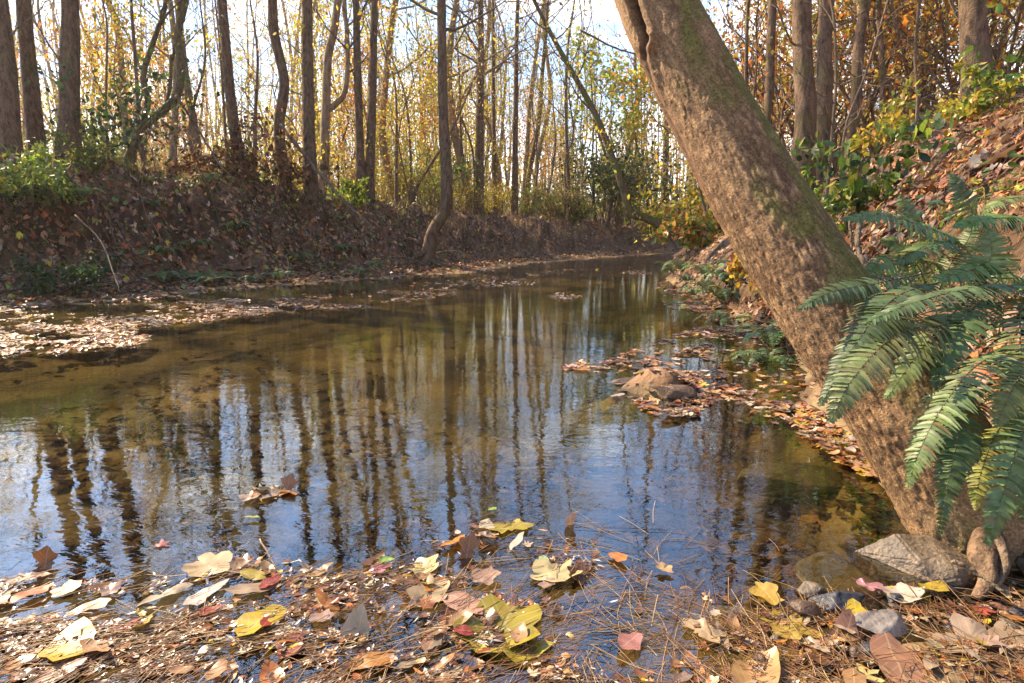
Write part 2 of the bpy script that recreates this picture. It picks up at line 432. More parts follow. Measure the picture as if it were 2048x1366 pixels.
def ground_mat():
    m, nt, out = mat('forest_floor_and_sand')
    geo = N(nt, 'ShaderNodeNewGeometry')
    pos = geo.outputs['Position']
    sp = N(nt, 'ShaderNodeSeparateXYZ', {0: pos})
    n1 = N(nt, 'ShaderNodeTexNoise', {'Vector': pos, 'Scale': 3.0, 'Detail': 8.0, 'Roughness': .65})
    n2 = N(nt, 'ShaderNodeTexNoise', {'Vector': pos, 'Scale': 40.0, 'Detail': 5.0})
    vo = N(nt, 'ShaderNodeTexVoronoi', {'Vector': pos, 'Scale': 22.0, 'Randomness': 1.0})
    soil = ramp(nt, n1.outputs[0], [(.3, (.018, .010, .005)), (.55, (.060, .034, .014)), (.75, (.14, .085, .03))])
    fleck = ramp(nt, N(nt, 'ShaderNodeSeparateColor', {0: vo.outputs['Color']}).outputs[0], [(0, (.10, .05, .025)), (.4, (.22, .12, .06)), (.7, (.32, .19, .10)), (1, (.13, .085, .07))])
    nz = N(nt, 'ShaderNodeSeparateXYZ', {0: geo.outputs['Normal']})
    flat = ramp(nt, nz.outputs[2], [(.45, (0, 0, 0)), (.8, (.8, .8, .8))])
    land = mixc(nt, flat, soil, fleck)
    sand = ramp(nt, n1.outputs[0], [(.3, (.12, .085, .04)), (.5, (.29, .21, .095)), (.72, (.42, .31, .145))])
    sand = mixc(nt, .5, sand, ramp(nt, n2.outputs[0], [(.35, (.45, .42, .38)), (.6, (1, 1, 1))]), 'MULTIPLY')
    # dark streaks painted along the shore for shadow bands, toned as rotten-leaf drifts
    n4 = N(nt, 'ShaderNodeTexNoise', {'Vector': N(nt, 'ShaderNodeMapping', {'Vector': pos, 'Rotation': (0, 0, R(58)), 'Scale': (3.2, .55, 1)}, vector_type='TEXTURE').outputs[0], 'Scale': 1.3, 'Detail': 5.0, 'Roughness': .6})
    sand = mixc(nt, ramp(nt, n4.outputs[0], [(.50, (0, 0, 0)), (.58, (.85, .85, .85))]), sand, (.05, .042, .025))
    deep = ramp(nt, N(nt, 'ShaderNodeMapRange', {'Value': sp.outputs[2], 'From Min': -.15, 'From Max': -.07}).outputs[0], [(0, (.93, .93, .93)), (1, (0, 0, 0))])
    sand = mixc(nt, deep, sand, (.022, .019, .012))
    wet = ramp(nt, N(nt, 'ShaderNodeMapRange', {'Value': sp.outputs[2], 'From Min': -.02, 'From Max': .06}).outputs[0], [(0, (1, 1, 1)), (1, (0, 0, 0))])
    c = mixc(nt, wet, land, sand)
    hb = N(nt, 'ShaderNodeMath', {0: n1.outputs[0], 1: n2.outputs[0]}, operation='ADD')
    bp = N(nt, 'ShaderNodeBump', {'Height': hb.outputs[0], 'Strength': .5, 'Distance': .03})
    b = N(nt, 'ShaderNodeBsdfPrincipled', {'Base Color': c, 'Roughness': .85, 'Normal': bp.outputs[0], 'Specular IOR Level': .2})
    nt.links.new(b.outputs[0], out.inputs[0])
    return m
def water_mat():
    m, nt, out = mat('creek_water')
    pos = N(nt, 'ShaderNodeNewGeometry').outputs['Position']
    mp = N(nt, 'ShaderNodeMapping', {'Vector': pos, 'Rotation': (0, 0, R(12)), 'Scale': (1.0, 2.2, 1)})
    n1 = N(nt, 'ShaderNodeTexNoise', {'Vector': mp.outputs[0], 'Scale': 11.0, 'Detail': 3.0, 'Roughness': .55, 'Distortion': .6})
    n2 = N(nt, 'ShaderNodeTexNoise', {'Vector': mp.outputs[0], 'Scale': 3.2, 'Detail': 2.0})
    n3 = N(nt, 'ShaderNodeTexNoise', {'Vector': pos, 'Scale': .8, 'Detail': 2.0})
    amp = ramp(nt, n3.outputs[0], [(.35, (.35, .35, .35)), (.65, (1, 1, 1))])
    k = N(nt, 'ShaderNodeMath', {0: n1.outputs[0], 1: amp}, operation='MULTIPLY')
    k2 = N(nt, 'ShaderNodeMath', {0: n2.outputs[0], 1: 1.6, 2: k.outputs[0]}, operation='MULTIPLY_ADD')
    bp = N(nt, 'ShaderNodeBump', {'Height': k2.outputs[0], 'Strength': 1.0, 'Distance': .0008})
    # seen from below (and by light leaving the bed) the sheet is as clear as from above
    ior = N(nt, 'ShaderNodeMath', {0: N(nt, 'ShaderNodeNewGeometry').outputs['Backfacing'], 1: -1.8652, 2: 2.3}, operation='MULTIPLY_ADD')
    fr = N(nt, 'ShaderNodeFresnel', {'IOR': ior.outputs[0], 'Normal': bp.outputs[0]})
    gl = N(nt, 'ShaderNodeBsdfGlossy', {'Color': (.88, .95, 1, 1), 'Roughness': .004, 'Normal': bp.outputs[0]})  # blue tint added to make the reflected sky bluer
    tr = N(nt, 'ShaderNodeBsdfTransparent', {'Color': (.56, .52, .36, 1)})
    mx = N(nt, 'ShaderNodeMixShader', {0: fr.outputs[0], 1: tr.outputs[0], 2: gl.outputs[0]})
    nt.links.new(mx.outputs[0], out.inputs[0])
    return m
def rock_mat(name, a, b, sc=6.0):
    m, nt, out = mat(name)
    tc = N(nt, 'ShaderNodeTexCoord').outputs['Object']
    n1 = N(nt, 'ShaderNodeTexNoise', {'Vector': tc, 'Scale': sc, 'Detail': 8.0, 'Roughness': .65})
    n2 = N(nt, 'ShaderNodeTexNoise', {'Vector': tc, 'Scale': sc * 9, 'Detail': 4.0})
    c = ramp(nt, n1.outputs[0], [(.35, a), (.65, b)])
    c = mixc(nt, .4, c, ramp(nt, n2.outputs[0], [(.35, (.4, .4, .4)), (.62, (1, 1, 1))]), 'MULTIPLY')
    bp = N(nt, 'ShaderNodeBump', {'Height': n2.outputs[0], 'Strength': .5, 'Distance': .01})
    bs = N(nt, 'ShaderNodeBsdfPrincipled', {'Base Color': c, 'Roughness': .55, 'Normal': bp.outputs[0]})
    nt.links.new(bs.outputs[0], out.inputs[0])
    return m

# ---------------------------------------------------------------- ground and water
def build_ground():
    ang = np.concatenate([np.linspace(-180, -52, 60, endpoint=False), np.linspace(-52, 52, 620, endpoint=False), np.linspace(52, 180, 61)])
    rad = np.geomspace(.35, 260, 520)
    A, Rr = np.meshgrid(np.radians(ang), rad)
    X, Y = Rr * np.sin(A), Rr * np.cos(A)
    Z = height(X, Y)
    nr, na = X.shape
    i = np.arange(nr - 1)[:, None] * na + np.arange(na - 1)[None]
    q = np.stack([i, i + na, i + na + 1, i + 1], -1).reshape(-1, 4)
    mb = MB(); mb.add(np.stack([X, Y, Z], -1), None, q)
    c = len(X.ravel())
    # close the small hole under the camera
    k = np.arange(na - 1)
    mb.add(np.vstack([np.stack([X[0], Y[0], Z[0]], -1), [0, 0, float(Z[0].mean())]]), np.stack([k, k + 1, np.full(na - 1, na)], 1))
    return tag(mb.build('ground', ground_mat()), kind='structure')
build_ground()
def build_water():
    mb = MB()
    xs = np.array([-12, 14.0]); 
    V = [(-16, -12, 0), (18, -12, 0), (18, 34, 0), (-16, 34, 0)]
    mb.add(V, None, [(0, 1, 2, 3)])
    mb.add([(18, 20, 0), (150, 26, 0), (150, 40, 0), (18, 34, 0)], None, [(0, 1, 2, 3)])
    return tag(mb.build('water', water_mat(), smooth=False), kind='structure')
build_water()

# ---------------------------------------------------------------- trees
def branchy(mbB, leaves, r, P0, d0, L, rad, depth, col_=(1, 1, 1), sides=5, droop=0.0, kink=.16, nsub=5, seg=6):
    """a branch with sub-branches; leaf anchor points are appended to leaves"""
    d = np.asarray(d0, float); d = d / np.linalg.norm(d)
    P = [np.asarray(P0, float)]
    for s in range(seg):
        d = d + r.normal(size=3) * kink + np.array([0, 0, .05 - droop])
        d /= np.linalg.norm(d); P.append(P[-1] + d * L / seg)
    P = np.array(P)
    tube(mbB, P, np.linspace(rad, rad * .3, seg + 1), sides, col_)
    if depth == 0:
        for k in range(2, seg + 1): leaves.append(P[k])
        return
    for k in range(nsub):
        f = r.uniform(.25, 1.0); i = min(int(f * seg), seg - 1)
        p = P[i] + (P[i + 1] - P[i]) * (f * seg - i)
        dd = P[i + 1] - P[i]; dd /= np.linalg.norm(dd)
        side = np.cross(dd, r.normal(size=3)); side /= np.linalg.norm(side) + 1e-9
        nd = dd * r.uniform(.4, .9) + side * r.uniform(.5, 1.0) + np.array([0, 0, .15])
        branchy(mbB, leaves, r, p, nd, L * r.uniform(.35, .6), rad * .45, depth - 1, col_, 3, droop, kink, max(2, nsub - 1), 4)
def crown_mesh(leaves, r, per, size, pal, spread=.18, tpl=FQ, clump=.5, mb=None):
    mb = mb or MB(); mb.mi = 1
    if not leaves or per <= 0: return mb
    L = np.array(leaves)
    keep = fbm(L[:, 0] * clump, L[:, 1] * clump, L[:, 2] * clump, 2, 5) > -.22
    L = L[keep]
    n = int(len(L) * per)
    if n < 1: return mb
    P = L[r.integers(0, len(L), n)] + r.normal(size=(n, 3)) * spread
    Nn = r.normal(size=(n, 3)); Nn[:, 2] += .8; Nn /= np.linalg.norm(Nn, axis=1, keepdims=True)
    M = rot_to(Nn, r.uniform(0, 6.28, n), np.full(n, .1))
    scatter(mb, tpl, P, M, size * r.uniform(.6, 1.3, n), pick(pal, n, r, .25))
    return mb
YELLOW = [(4, (.58, .44, .05)), (2, (.44, .42, .05)), (2, (.65, .42, .12)), (1.5, (.25, .28, .03))]
TANP = [(3, (.45, .30, .13)), (2, (.35, .22, .09)), (2, (.55, .42, .20)), (1, (.5, .36, .06))]
ORANGE = [(3, (.60, .25, .04)), (2, (.6, .38, .07)), (2, (.42, .14, .04)), (1, (.35, .30, .06))]
OLIVE = [(3, (.13, .16, .03)), (2, (.22, .24, .04)), (1, (.4, .34, .06))]
DGREEN = [(3, (.035, .075, .02)), (2, (.06, .11, .025)), (1, (.12, .17, .03))]
LGREEN = [(3, (.16, .25, .03)), (2, (.24, .32, .04)), (1, (.45, .42, .05))]
PINE = [(3, (.06, .09, .02)), (1, (.13, .14, .03))]

def trunk_tube(mb, P, rad, sides=18, bumpy=.07, seed=0, flare=.6, fl=.35):
    """a trunk with a flared foot and an uneven outline"""
    n = len(P); T, A, B = frames(P)
    th = np.arange(sides) / sides * 2 * np.pi
    S = np.concatenate([[0], np.cumsum(np.linalg.norm(np.diff(P, axis=0), axis=1))])
    rr = rad * (1 + flare * np.exp(-S / fl))
    c, s_ = np.cos(th), np.sin(th)
    no = fbm(c[None] * 1.2 + seed, s_[None] * 1.2, S[:, None] * 2.2, 3, seed % 90)
    lob = np.exp(-S / fl)[:, None] * .18 * np.sin(th * 4 + seed)[None]
    r2 = rr[:, None] * (1 + bumpy * no * 2 + lob)
    V = P[:, None] + r2[..., None] * (c[None, :, None] * A[:, None] + s_[None, :, None] * B[:, None])
    i = np.arange(n - 1)[:, None]; j = np.arange(sides)[None]; k = (j + 1) % sides
    q = np.stack([i * sides + j, i * sides + k, (i + 1) * sides + k, (i + 1) * sides + j], -1).reshape(-1, 4)
    mb.add(V.reshape(-1, 3), None, q)
def pixel_tree(name, pts, t, wpx, label, cat='tree', H=13, bark=None, seed=1, stems=None, pal=YELLOW, per=.8, size=.05, nb=16, low=4.5, group=None, onground=True, lowtwigs=0, blen=.2, tdep=None, ltpl=FQ):
    """a tree whose trunk follows a line measured in the photograph, standing at depth t; above the frame it goes on to height H"""
    r = np.random.default_rng(seed)
    bark = bark or M_BARK
    pts = np.array(pts, float)
    td = np.full(len(pts), t) if tdep is None else np.array(tdep, float)
    P = at(pts[:, 0], pts[:, 1], td)
    if onground:
        gz = h1(P[0, 0], P[0, 1]) - .12
        if gz < P[0, 2]: P = np.vstack([[P[0, 0], P[0, 1], gz], P])
        else: P[0, 2] = min(P[0, 2], gz)
    base = P[0].copy()
    d = P[-1] - P[-2]; d /= np.linalg.norm(d); p = P[-1].copy()
    ext = []
    while p[2] < H and len(ext) < 14:
        d = d * .85 + np.array([0, 0, 1]) * .15 + r.normal(size=3) * .035; d /= np.linalg.norm(d)
        p = p + d * max(.8, H / 10); ext.append(p.copy())
    P = np.vstack([P] + ([ext] if ext else []))
    PP = smooth_path(P, max(24, int(len(P) * 7)))
    S = np.linspace(0, 1, len(PP))
    w0 = wpx / FPX * t / 2
    hgt = PP[:, 2] - base[2]
    rad = w0 * np.clip(1.0 - .8 * hgt / max(H, 1), .12, 1)
    root = empty(name, base)
    mbT = MB(); trunk_tube(mbT, PP - base, rad, 16, .07, seed)
    mbT.build('trunk', bark, root)
    mbB = MB(); leaves = []
    zz = hgt
    for k in range(nb + lowtwigs):
        lo = low if k < nb else .6
        hi = H * .95 if k < nb else low
        h = lo + (hi - lo) * ((k if k < nb else k - nb) + r.random()) / (nb if k < nb else lowtwigs)
        i = int(np.clip(np.searchsorted(zz, h), 1, len(PP) - 2))
        a = r.uniform(0, 6.28)
        L = H * blen * (1.1 - .6 * h / H) * r.uniform(.7, 1.2) * (1 if k < nb else .35)
        rb = rad[i] * (.38 if k < nb else .12)
        branchy(mbB, leaves, r, PP[i] - base, (math.cos(a), math.sin(a), r.uniform(.3, 1.0)), L, max(rb, .006), 2 if k < nb else 1, nsub=4)
    if stems:
        for spx, sw in stems:
            spx = np.array(spx, float)
            SPt = at(spx[:, 0], spx[:, 1], np.full(len(spx), t)) - base
            e = SPt[-1] + (SPt[-1] - SPt[-2]) / np.linalg.norm(SPt[-1] - SPt[-2]) * 2.0 + [0, 0, 1.5]
            SPt = smooth_path(np.vstack([SPt, e, e + [r.normal() * .4, r.normal() * .4, 2.5]]), 26)
            mb = MB(); ww = sw / FPX * t / 2
            trunk_tube(mb, SPt, np.linspace(ww, ww * .35, 26), 10, .06, seed + 3, 0)
            mb.build('limb', bark, root)
            for k in range(8):
                i = r.integers(8, 25); a = r.uniform(0, 6.28)
                branchy(mbB, leaves, r, SPt[i], (math.cos(a), math.sin(a), .7), 1.2, ww * .3, 1, nsub=4)
    cm = crown_mesh(leaves, r, per, size, pal, mb=mbB, tpl=ltpl)
    if cm.n: cm.build('crown', [M_TWIG, M_CROWN], root)
    tag(root, label, cat, group)
    return root

# depth, pixel path base->top, width, label
TREES = [
 ('T', [(20, 300), (12, 150), (-4, 0)], 8.2, 40, 'dark trunk cut by the left edge of the photo, leaning left'),
 ('T', [(76, 315), (60, 160), (47, 0)], 8.6, 31, 'grey trunk leaning left, second from the left edge on the bank'),
 ('T', [(138, 328), (139, 160), (140, 0)], 8.6, 37, 'thick upright dark trunk with green sprigs, third from the left edge'),
 ('T', [(485, 370), (463, 211), (452, 94), (444, 0)], 11, 23, 'dark trunk leaning slightly left behind the bank, beside the brown vine tangle'),
 ('T', [(574, 388), (558, 258), (568, 164), (549, 70), (545, 0)], 11.4, 23, 'dark trunk with an S bend at half height, just right of the vine tangle'),
 ('T', [(622, 392), (616, 190), (614, 0)], 11.5, 27, 'straight dark trunk right of the S-bent one, where the dead branch leans'),
 ('T', [(723, 420), (716, 187), (711, 0)], 13, 19, 'left of the two close-set trunks that meet at one foot'),
 ('T', [(737, 420), (745, 187), (749, 0)], 13.1, 19, 'right of the two close-set trunks that meet at one foot'),
 ('T', [(957, 430), (961, 140), (961, 0)], 18.5, 21, 'straight rough-barked trunk behind the far bank, right of the hooked tree'),
 ('T', [(990, 434), (987, 220), (986, 0)], 20, 10, 'slim straight trunk right behind the rough-barked one'),
 ('T', [(1029, 434), (1033, 94), (1036, 0)], 19.8, 14, 'pale slim straight trunk at the middle of the far bank'),
 ('T', [(1140, 444), (1132, 220), (1136, 94), (1149, 0)], 22, 9, 'thin wavy trunk on the far bank, bending right near the top'),
 ('R', [(1611, 240), (1606, 120), (1604, 0)], 6.4, 42, 'thick brown trunk on the right bank, just behind the leaning tree'),
 ('R', [(1648, 215), (1649, 100), (1653, 0)], 7.4, 31, 'lighter trunk standing right beside the thick brown one on the right bank'),
 ('R', [(1712, 200), (1718, 90), (1732, 0)], 8.0, 24, 'trunk leaning right on the right bank, middle of the group'),
 ('R', [(1952, 170), (1948, 80), (1944, 0)], 5.6, 52, 'thick dark trunk at the top right on the leaf-covered crest'),
 ('R', [(1537, 215), (1541, 100), (1545, 0)], 9.5, 20, 'trunk among orange leaves, close right of the leaning tree top'),
 ('R', [(1765, 205), (1762, 90), (1757, 0)], 9.0, 11, 'slim trunk on the right bank, between the leaning and the thick dark one'),
 ('R', [(1490, 200), (1493, 90), (1497, 0)], 10, 9, 'slim black trunk nearest the leaning tree on its right'),
]
for i, (k, pts, t, w, lab) in enumerate(TREES):
    right = k == 'R'
    pixel_tree('tree', pts, t, w, lab, H=random.uniform(11, 16), seed=20 + i, pal=ORANGE if right else (TANP if i % 2 else YELLOW),
               per=.7 if right else .5, size=.055, nb=13 if not right else 14, low=3.6 if t > 12 else 4.2, lowtwigs=6 if right else 5, bark=M_BARK)
# the tree with a hooked foot standing in the bank
pixel_tree('tree', [(852, 536), (858, 500), (866, 462), (888, 424), (894, 380), (887, 234), (884, 100), (883, 0)], 12.1, 25,
           'tree with a hooked foot growing out of the bank at the waterline', H=14, seed=61, pal=YELLOW, per=.5, nb=14, low=4.2, lowtwigs=4)
# crooked mossy pair
pixel_tree('tree', [(252, 345), (281, 262), (328, 220), (356, 187), (362, 131), (356, 70), (371, 0)], 9.6, 17,
           'crooked mossy tree with forked stems behind the left bank', H=9, seed=62, pal=OLIVE, per=1.2, size=.035, nb=10, low=3.0, bark=M_BARK_MOSS,
           stems=[([(276, 256), (296, 206), (286, 155), (300, 103), (319, 47), (331, 0)], 14), ([(330, 219), (340, 170), (343, 110), (350, 80)], 8)], lowtwigs=8)
pixel_tree('tree', [(290, 352), (277, 220), (270, 110), (262, 0)], 10, 8, 'thin dark stem crossing in front of the crooked mossy tree', H=8, seed=63, pal=OLIVE, per=.6, size=.035, nb=8, low=3, bark=M_TWIG)
pixel_tree('tree', [(250, 345), (249, 234), (236, 60), (214, 0)], 13, 15, 'pale sunlit trunk behind the crooked mossy tree, leaning left', H=12, seed=64, bark=M_BARK_PALE, nb=9, pal=YELLOW, per=.4)
pixel_tree('tree', [(345, 352), (350, 230), (352, 120), (340, 0)], 12, 14, 'pale trunk right behind the crooked mossy tree', H=12, seed=65, bark=M_BARK_PALE, nb=9, pal=YELLOW, per=.4)
pixel_tree('tree', [(648, 380), (651, 234), (656, 117), (668, 60), (676, 0)], 13, 20, 'pale forked tree with a curved side stem, left of the twin trunks', H=12, seed=66, bark=M_BARK_PALE, nb=9, pal=YELLOW, per=.4,
           stems=[([(652, 222), (672, 208), (691, 178), (695, 90), (689, 0)], 14)])
# the arched tree over the creek from the right bank
pixel_tree('tree', [(1450, 540), (1372, 480), (1345, 464), (1293, 436), (1262, 424), (1242, 365), (1205, 262), (1176, 201), (1129, 117), (1096, 56), (1068, 0)], 13, 19,
           'thin arched tree bowed out over the creek from the right bank', onground=False, H=7.5, seed=67, bark=M_BARK_MOSS, pal=YELLOW, per=1.6, size=.045, nb=10, low=2.6, lowtwigs=8)
# understory stems on the far bank
for i, (pts, t, w, lab) in enumerate([
    ([(792, 425), (793, 220), (786, 150), (764, 94), (750, 0)], 15.5, 8, 'thin forked sapling right of the twin trunks'),
    ([(813, 434), (822, 347), (811, 197), (773, 84), (760, 0)], 16, 6, 'thin bent sapling between the forked sapling and the hooked tree'),
    ([(823, 436), (830, 384), (862, 328), (900, 267), (951, 150), (990, 40)], 16.5, 8, 'slender stem curving right behind the hooked tree'),
    ([(938, 426), (923, 281), (918, 140), (905, 0)], 18, 6, 'slender wavy sapling between hooked tree and rough-barked trunk'),
    ([(905, 430), (900, 300), (925, 160), (940, 0)], 18, 5, 'very thin sapling close right of the hooked tree'),
    ([(1060, 440), (1075, 330), (1065, 200), (1090, 60)], 21, 6, 'thin sapling right of the pale slim trunk'),
    ([(1085, 442), (1110, 300), (1105, 160), (1120, 0)], 22, 7, 'thin leaning sapling left of the wavy trunk'),
    ([(1190, 448), (1185, 330), (1190, 200), (1200, 40)], 24.5, 8, 'upright sapling right of the wavy trunk'),
    ([(1255, 440), (1270, 320), (1280, 180), (1290, 20)], 26.5, 8, 'upright sapling standing behind the arched tree'),
    ([(512, 385), (510, 250), (515, 110), (500, 0)], 13, 10, 'pale slim stem between the vine tangle trees'),
    ([(455, 370), (450, 250), (440, 100), (430, 0)], 13, 7, 'thin stem close left of the tree beside the vine tangle'),
    ([(216, 335), (212, 200), (214, 60), (205, 0)], 10, 5, 'very thin stem right of the third left trunk'),
    ([(395, 360), (380, 250), (410, 120), (400, 0)], 12, 7, 'thin swaying stem right of the crooked mossy tree'),
    ([(1665, 260), (1672, 150), (1668, 40), (1660, -20)], 5.4, 6, 'thin black sapling on the right bank in front of lighter trunk'),
    ([(1690, 262), (1730, 150), (1770, 20), (1785, -40)], 5.0, 5, 'thin leaning sapling with curled dead leaves on the right bank'),
    ([(1835, 215), (1830, 110), (1838, 0)], 6.5, 7, 'thin sapling left of the thick dark trunk at top right'),
    ([(1420, 330), (1400, 180), (1385, 60), (1370, 0)], 12, 6, 'sapling partly hidden behind the leaning tree')]):
    pixel_tree('sapling', pts, t, w, lab, cat='sapling', H=random.uniform(4.5, 7.5), seed=90 + i, pal=ORANGE if pts[0][0] > 1400 else (YELLOW if i % 2 else TANP), per=1.5, size=.035, nb=10, low=1.6, lowtwigs=6, bark=M_TWIG, blen=.22)

# ---------------------------------------------------------------- background trees (copies of a few kinds)
def make_tree(name, label, cat, group, seed, H, r0, pal, per, size, nb, low, bark, spread=.2, tpl=FQ, blen=.2, tl=True, wob=.03, depth=2):
    r = np.random.default_rng(seed)
    root = empty(name)
    n = 9; P = np.zeros((n, 3)); P[:, 2] = np.linspace(-.3, H, n)
    w = np.cumsum(r.normal(size=(n, 2)) * H * wob * .5, 0); P[:, :2] = w - w[0]
    PP = smooth_path(P, 30)
    rad = r0 * np.linspace(1, .15, 30)
    mb = MB(); trunk_tube(mb, PP, rad, 9, .06, seed, .4); ch = [mb.build('trunk', bark, root)]
    mbB = MB(); lv = []
    for k in range(nb):
        h = low + (H * .97 - low) * (k + r.random()) / nb
        i = int(np.clip(np.searchsorted(PP[:, 2], h), 1, 28)); a = k * 2.4 + r.uniform(-.5, .5)
        branchy(mbB, lv, r, PP[i], (math.cos(a), math.sin(a), r.uniform(.3, 1.1)), H * blen * (1.15 - .75 * h / H) * r.uniform(.7, 1.2), max(rad[i] * .35, .005), depth, nsub=4)
    cm = crown_mesh(lv, r, per, size, pal, spread, tpl, mb=mbB)
    ch.append(cm.build('crown', [M_TWIG if bark is not M_BARK_PALE else bark, M_CROWN], root))
    tag(root, label, cat, group)
    return root, ch
KT = [make_tree('tree', 'tall bare-branched tree with a few tan leaves in the woods behind', 'tree', 'tall trees in the woods behind the creek', 301, 17, .13, TANP, .2, .07, 20, 5, M_BARK),
      make_tree('tree', 'tall yellow-leaved tree in the woods behind', 'tree', 'tall yellow-leaved trees in the woods behind the creek', 302, 15, .11, YELLOW, 1.0, .06, 24, 2.5, M_BARK_PALE),
      make_tree('tree', 'tall slim pale tree with sparse leaves in the woods behind', 'tree', 'tall slim pale trees in the woods behind the creek', 303, 19, .10, TANP, .2, .06, 18, 6, M_BARK_PALE, blen=.14),
      make_tree('pine_tree', 'tall pine with dark tufted crown in the woods behind', 'pine tree', 'tall pines in the woods behind the creek', 304, 20, .15, PINE, 1.3, .07, 20, 10, M_BARK, spread=.28, tpl=FQ, blen=.16)]
KS = [make_tree('sapling', 'slender yellow-leaved sapling in the understory behind the creek', 'sapling', 'yellow saplings in the understory', 311, 6.5, .03, YELLOW, 3.4, .05, 18, .8, M_TWIG, blen=.26, wob=.06),
      make_tree('sapling', 'slender nearly bare sapling in the understory behind the creek', 'sapling', 'bare saplings in the understory', 312, 8, .035, TANP, .6, .04, 20, 1.2, M_TWIG, blen=.24, wob=.06),
      make_tree('sapling', 'slender orange-tan sapling in the understory behind the creek', 'sapling', 'orange-tan saplings in the understory', 313, 6, .03, ORANGE, 3.4, .05, 18, .8, M_TWIG, blen=.26, wob=.06)]
def make_shrub(label, group, seed, H, W, pal, nst, per, size, tpl=FQ, m=None):
    r = np.random.default_rng(seed); root = empty('shrub'); mb = MB(); lv = []
    for k in range(nst):
        a = r.uniform(0, 6.28); q = r.uniform(0, W * .25)
        branchy(mb, lv, r, (math.cos(a) * q, math.sin(a) * q, -.05), (math.cos(a) * .5 * W / H, math.sin(a) * .5 * W / H, 1), H * r.uniform(.6, 1), .008 * H, 2, nsub=5, kink=.2)
    ch = [mb.build('stems', M_TWIG, root)]
    cm = crown_mesh(lv, r, per, size, pal, .07 * H, tpl, 1.3); cm.mi = 0
    if cm.n: ch.append(cm.build('foliage', m or M_CROWN, root))
    tag(root, label, 'shrub', group); return root, ch
KB = [make_shrub('low yellow-green shrub in the understory behind the creek', 'yellow-green shrubs in the understory', 321, 2.2, 2.4, LGREEN, 12, 2.6, .055),
      make_shrub('low tan twiggy shrub in the understory behind the creek', 'tan shrubs in the understory', 322, 2.0, 2.4, TANP, 12, 2.2, .05),
      make_shrub('low olive shrub in the understory behind the creek', 'olive shrubs in the understory', 323, 2.6, 2.2, OLIVE, 12, 2.6, .055),
      make_shrub('low golden shrub in the understory behind the creek', 'golden shrubs in the understory', 324, 2.4, 2.2, YELLOW, 12, 2.4, .055)]
def creek_free(x, y, m=.4):
    a = sdist(np.array([x]), np.array([y]), PL)[0]; b = -sdist(np.array([x]), np.array([y]), PR)[0]
    return a > m or b > m
def spread_copies(kinds, weights, n, rmin, rmax, m, smin, smax, seed, amax=50, power=1.0, gap=None):
    r = np.random.default_rng(seed); first = [True] * len(kinds); done = 0; tries = 0
    while done < n and tries < n * 30:
        tries += 1
        a = R(r.uniform(-amax, amax)); d = rmin + (rmax - rmin) * r.random() ** power
        x, y = d * math.sin(a), d * math.cos(a)
        if not creek_free(x, y, m): continue
        if gap and gap[0] < math.degrees(a) < gap[1] and r.random() < .75: continue
        if x > 0 and math.degrees(a) > 20 and d < 9: continue
        k = int(r.choice(len(kinds), p=np.array(weights) / sum(weights)))
        root, ch = kinds[k]; s = r.uniform(smin, smax); z = h1(x, y) - .03
        if first[k]:
            root.location = (x, y, z); root.rotation_euler = (0, 0, r.uniform(0, 6.28)); root.scale = (s, s, s); first[k] = False
        else:
            copy_thing(root, ch, (x, y, z), r.uniform(0, 6.28), s)
        done += 1
spread_copies(KT, [3, 3.6, 4.4, .8], 185, 17, 80, 1.8, .8, 1.25, 5, 50, .75, (8, 19))
spread_copies(KS, [4, 3.5, 2], 165, 12.5, 42, 1.2, .6, 1.15, 6, 48, .8)
spread_copies(KB, [3, 3, 2, 3], 120, 12, 45, 1.4, .35, .85, 8, 48, .9)

# far woods that read as one mass
def far_woods():
    r = np.random.default_rng(77); mb = MB()
    n = 26000
    a = np.radians(r.uniform(-60, 60, n)); d = r.uniform(70, 130, n)
    x, y = d * np.sin(a), d * np.cos(a)
    z = 1.5 + r.random(n) ** 1.8 * (9 + 5 * fbm(a * 9, 0 * a, 0, 2, 8))
    P = np.stack([x, y, z], -1); Nn = r.normal(size=(n, 3)); Nn /= np.linalg.norm(Nn, axis=1, keepdims=True)
    scatter(mb, FQ, P, rot_to(Nn, r.uniform(0, 6.28, n), np.full(n, .1)), r.uniform(.2, .5, n), pick(TANP + OLIVE + YELLOW, n, r))
    for k in range(500):
        aa = R(r.uniform(-60, 60)); dd = r.uniform(65, 125); X, Y = dd * math.sin(aa), dd * math.cos(aa)
        P = np.array([(X, Y, 0), (X + r.normal() * .5, Y, 9), (X + r.normal(), Y, 20)])
        tube(mb, P, [.16, .11, .03], 5, (.2, .15, .1))
    return tag(mb.build('distant_woods', M_CROWN), 'pale mass of distant autumn woods', 'woods', kind='stuff')
far_woods()

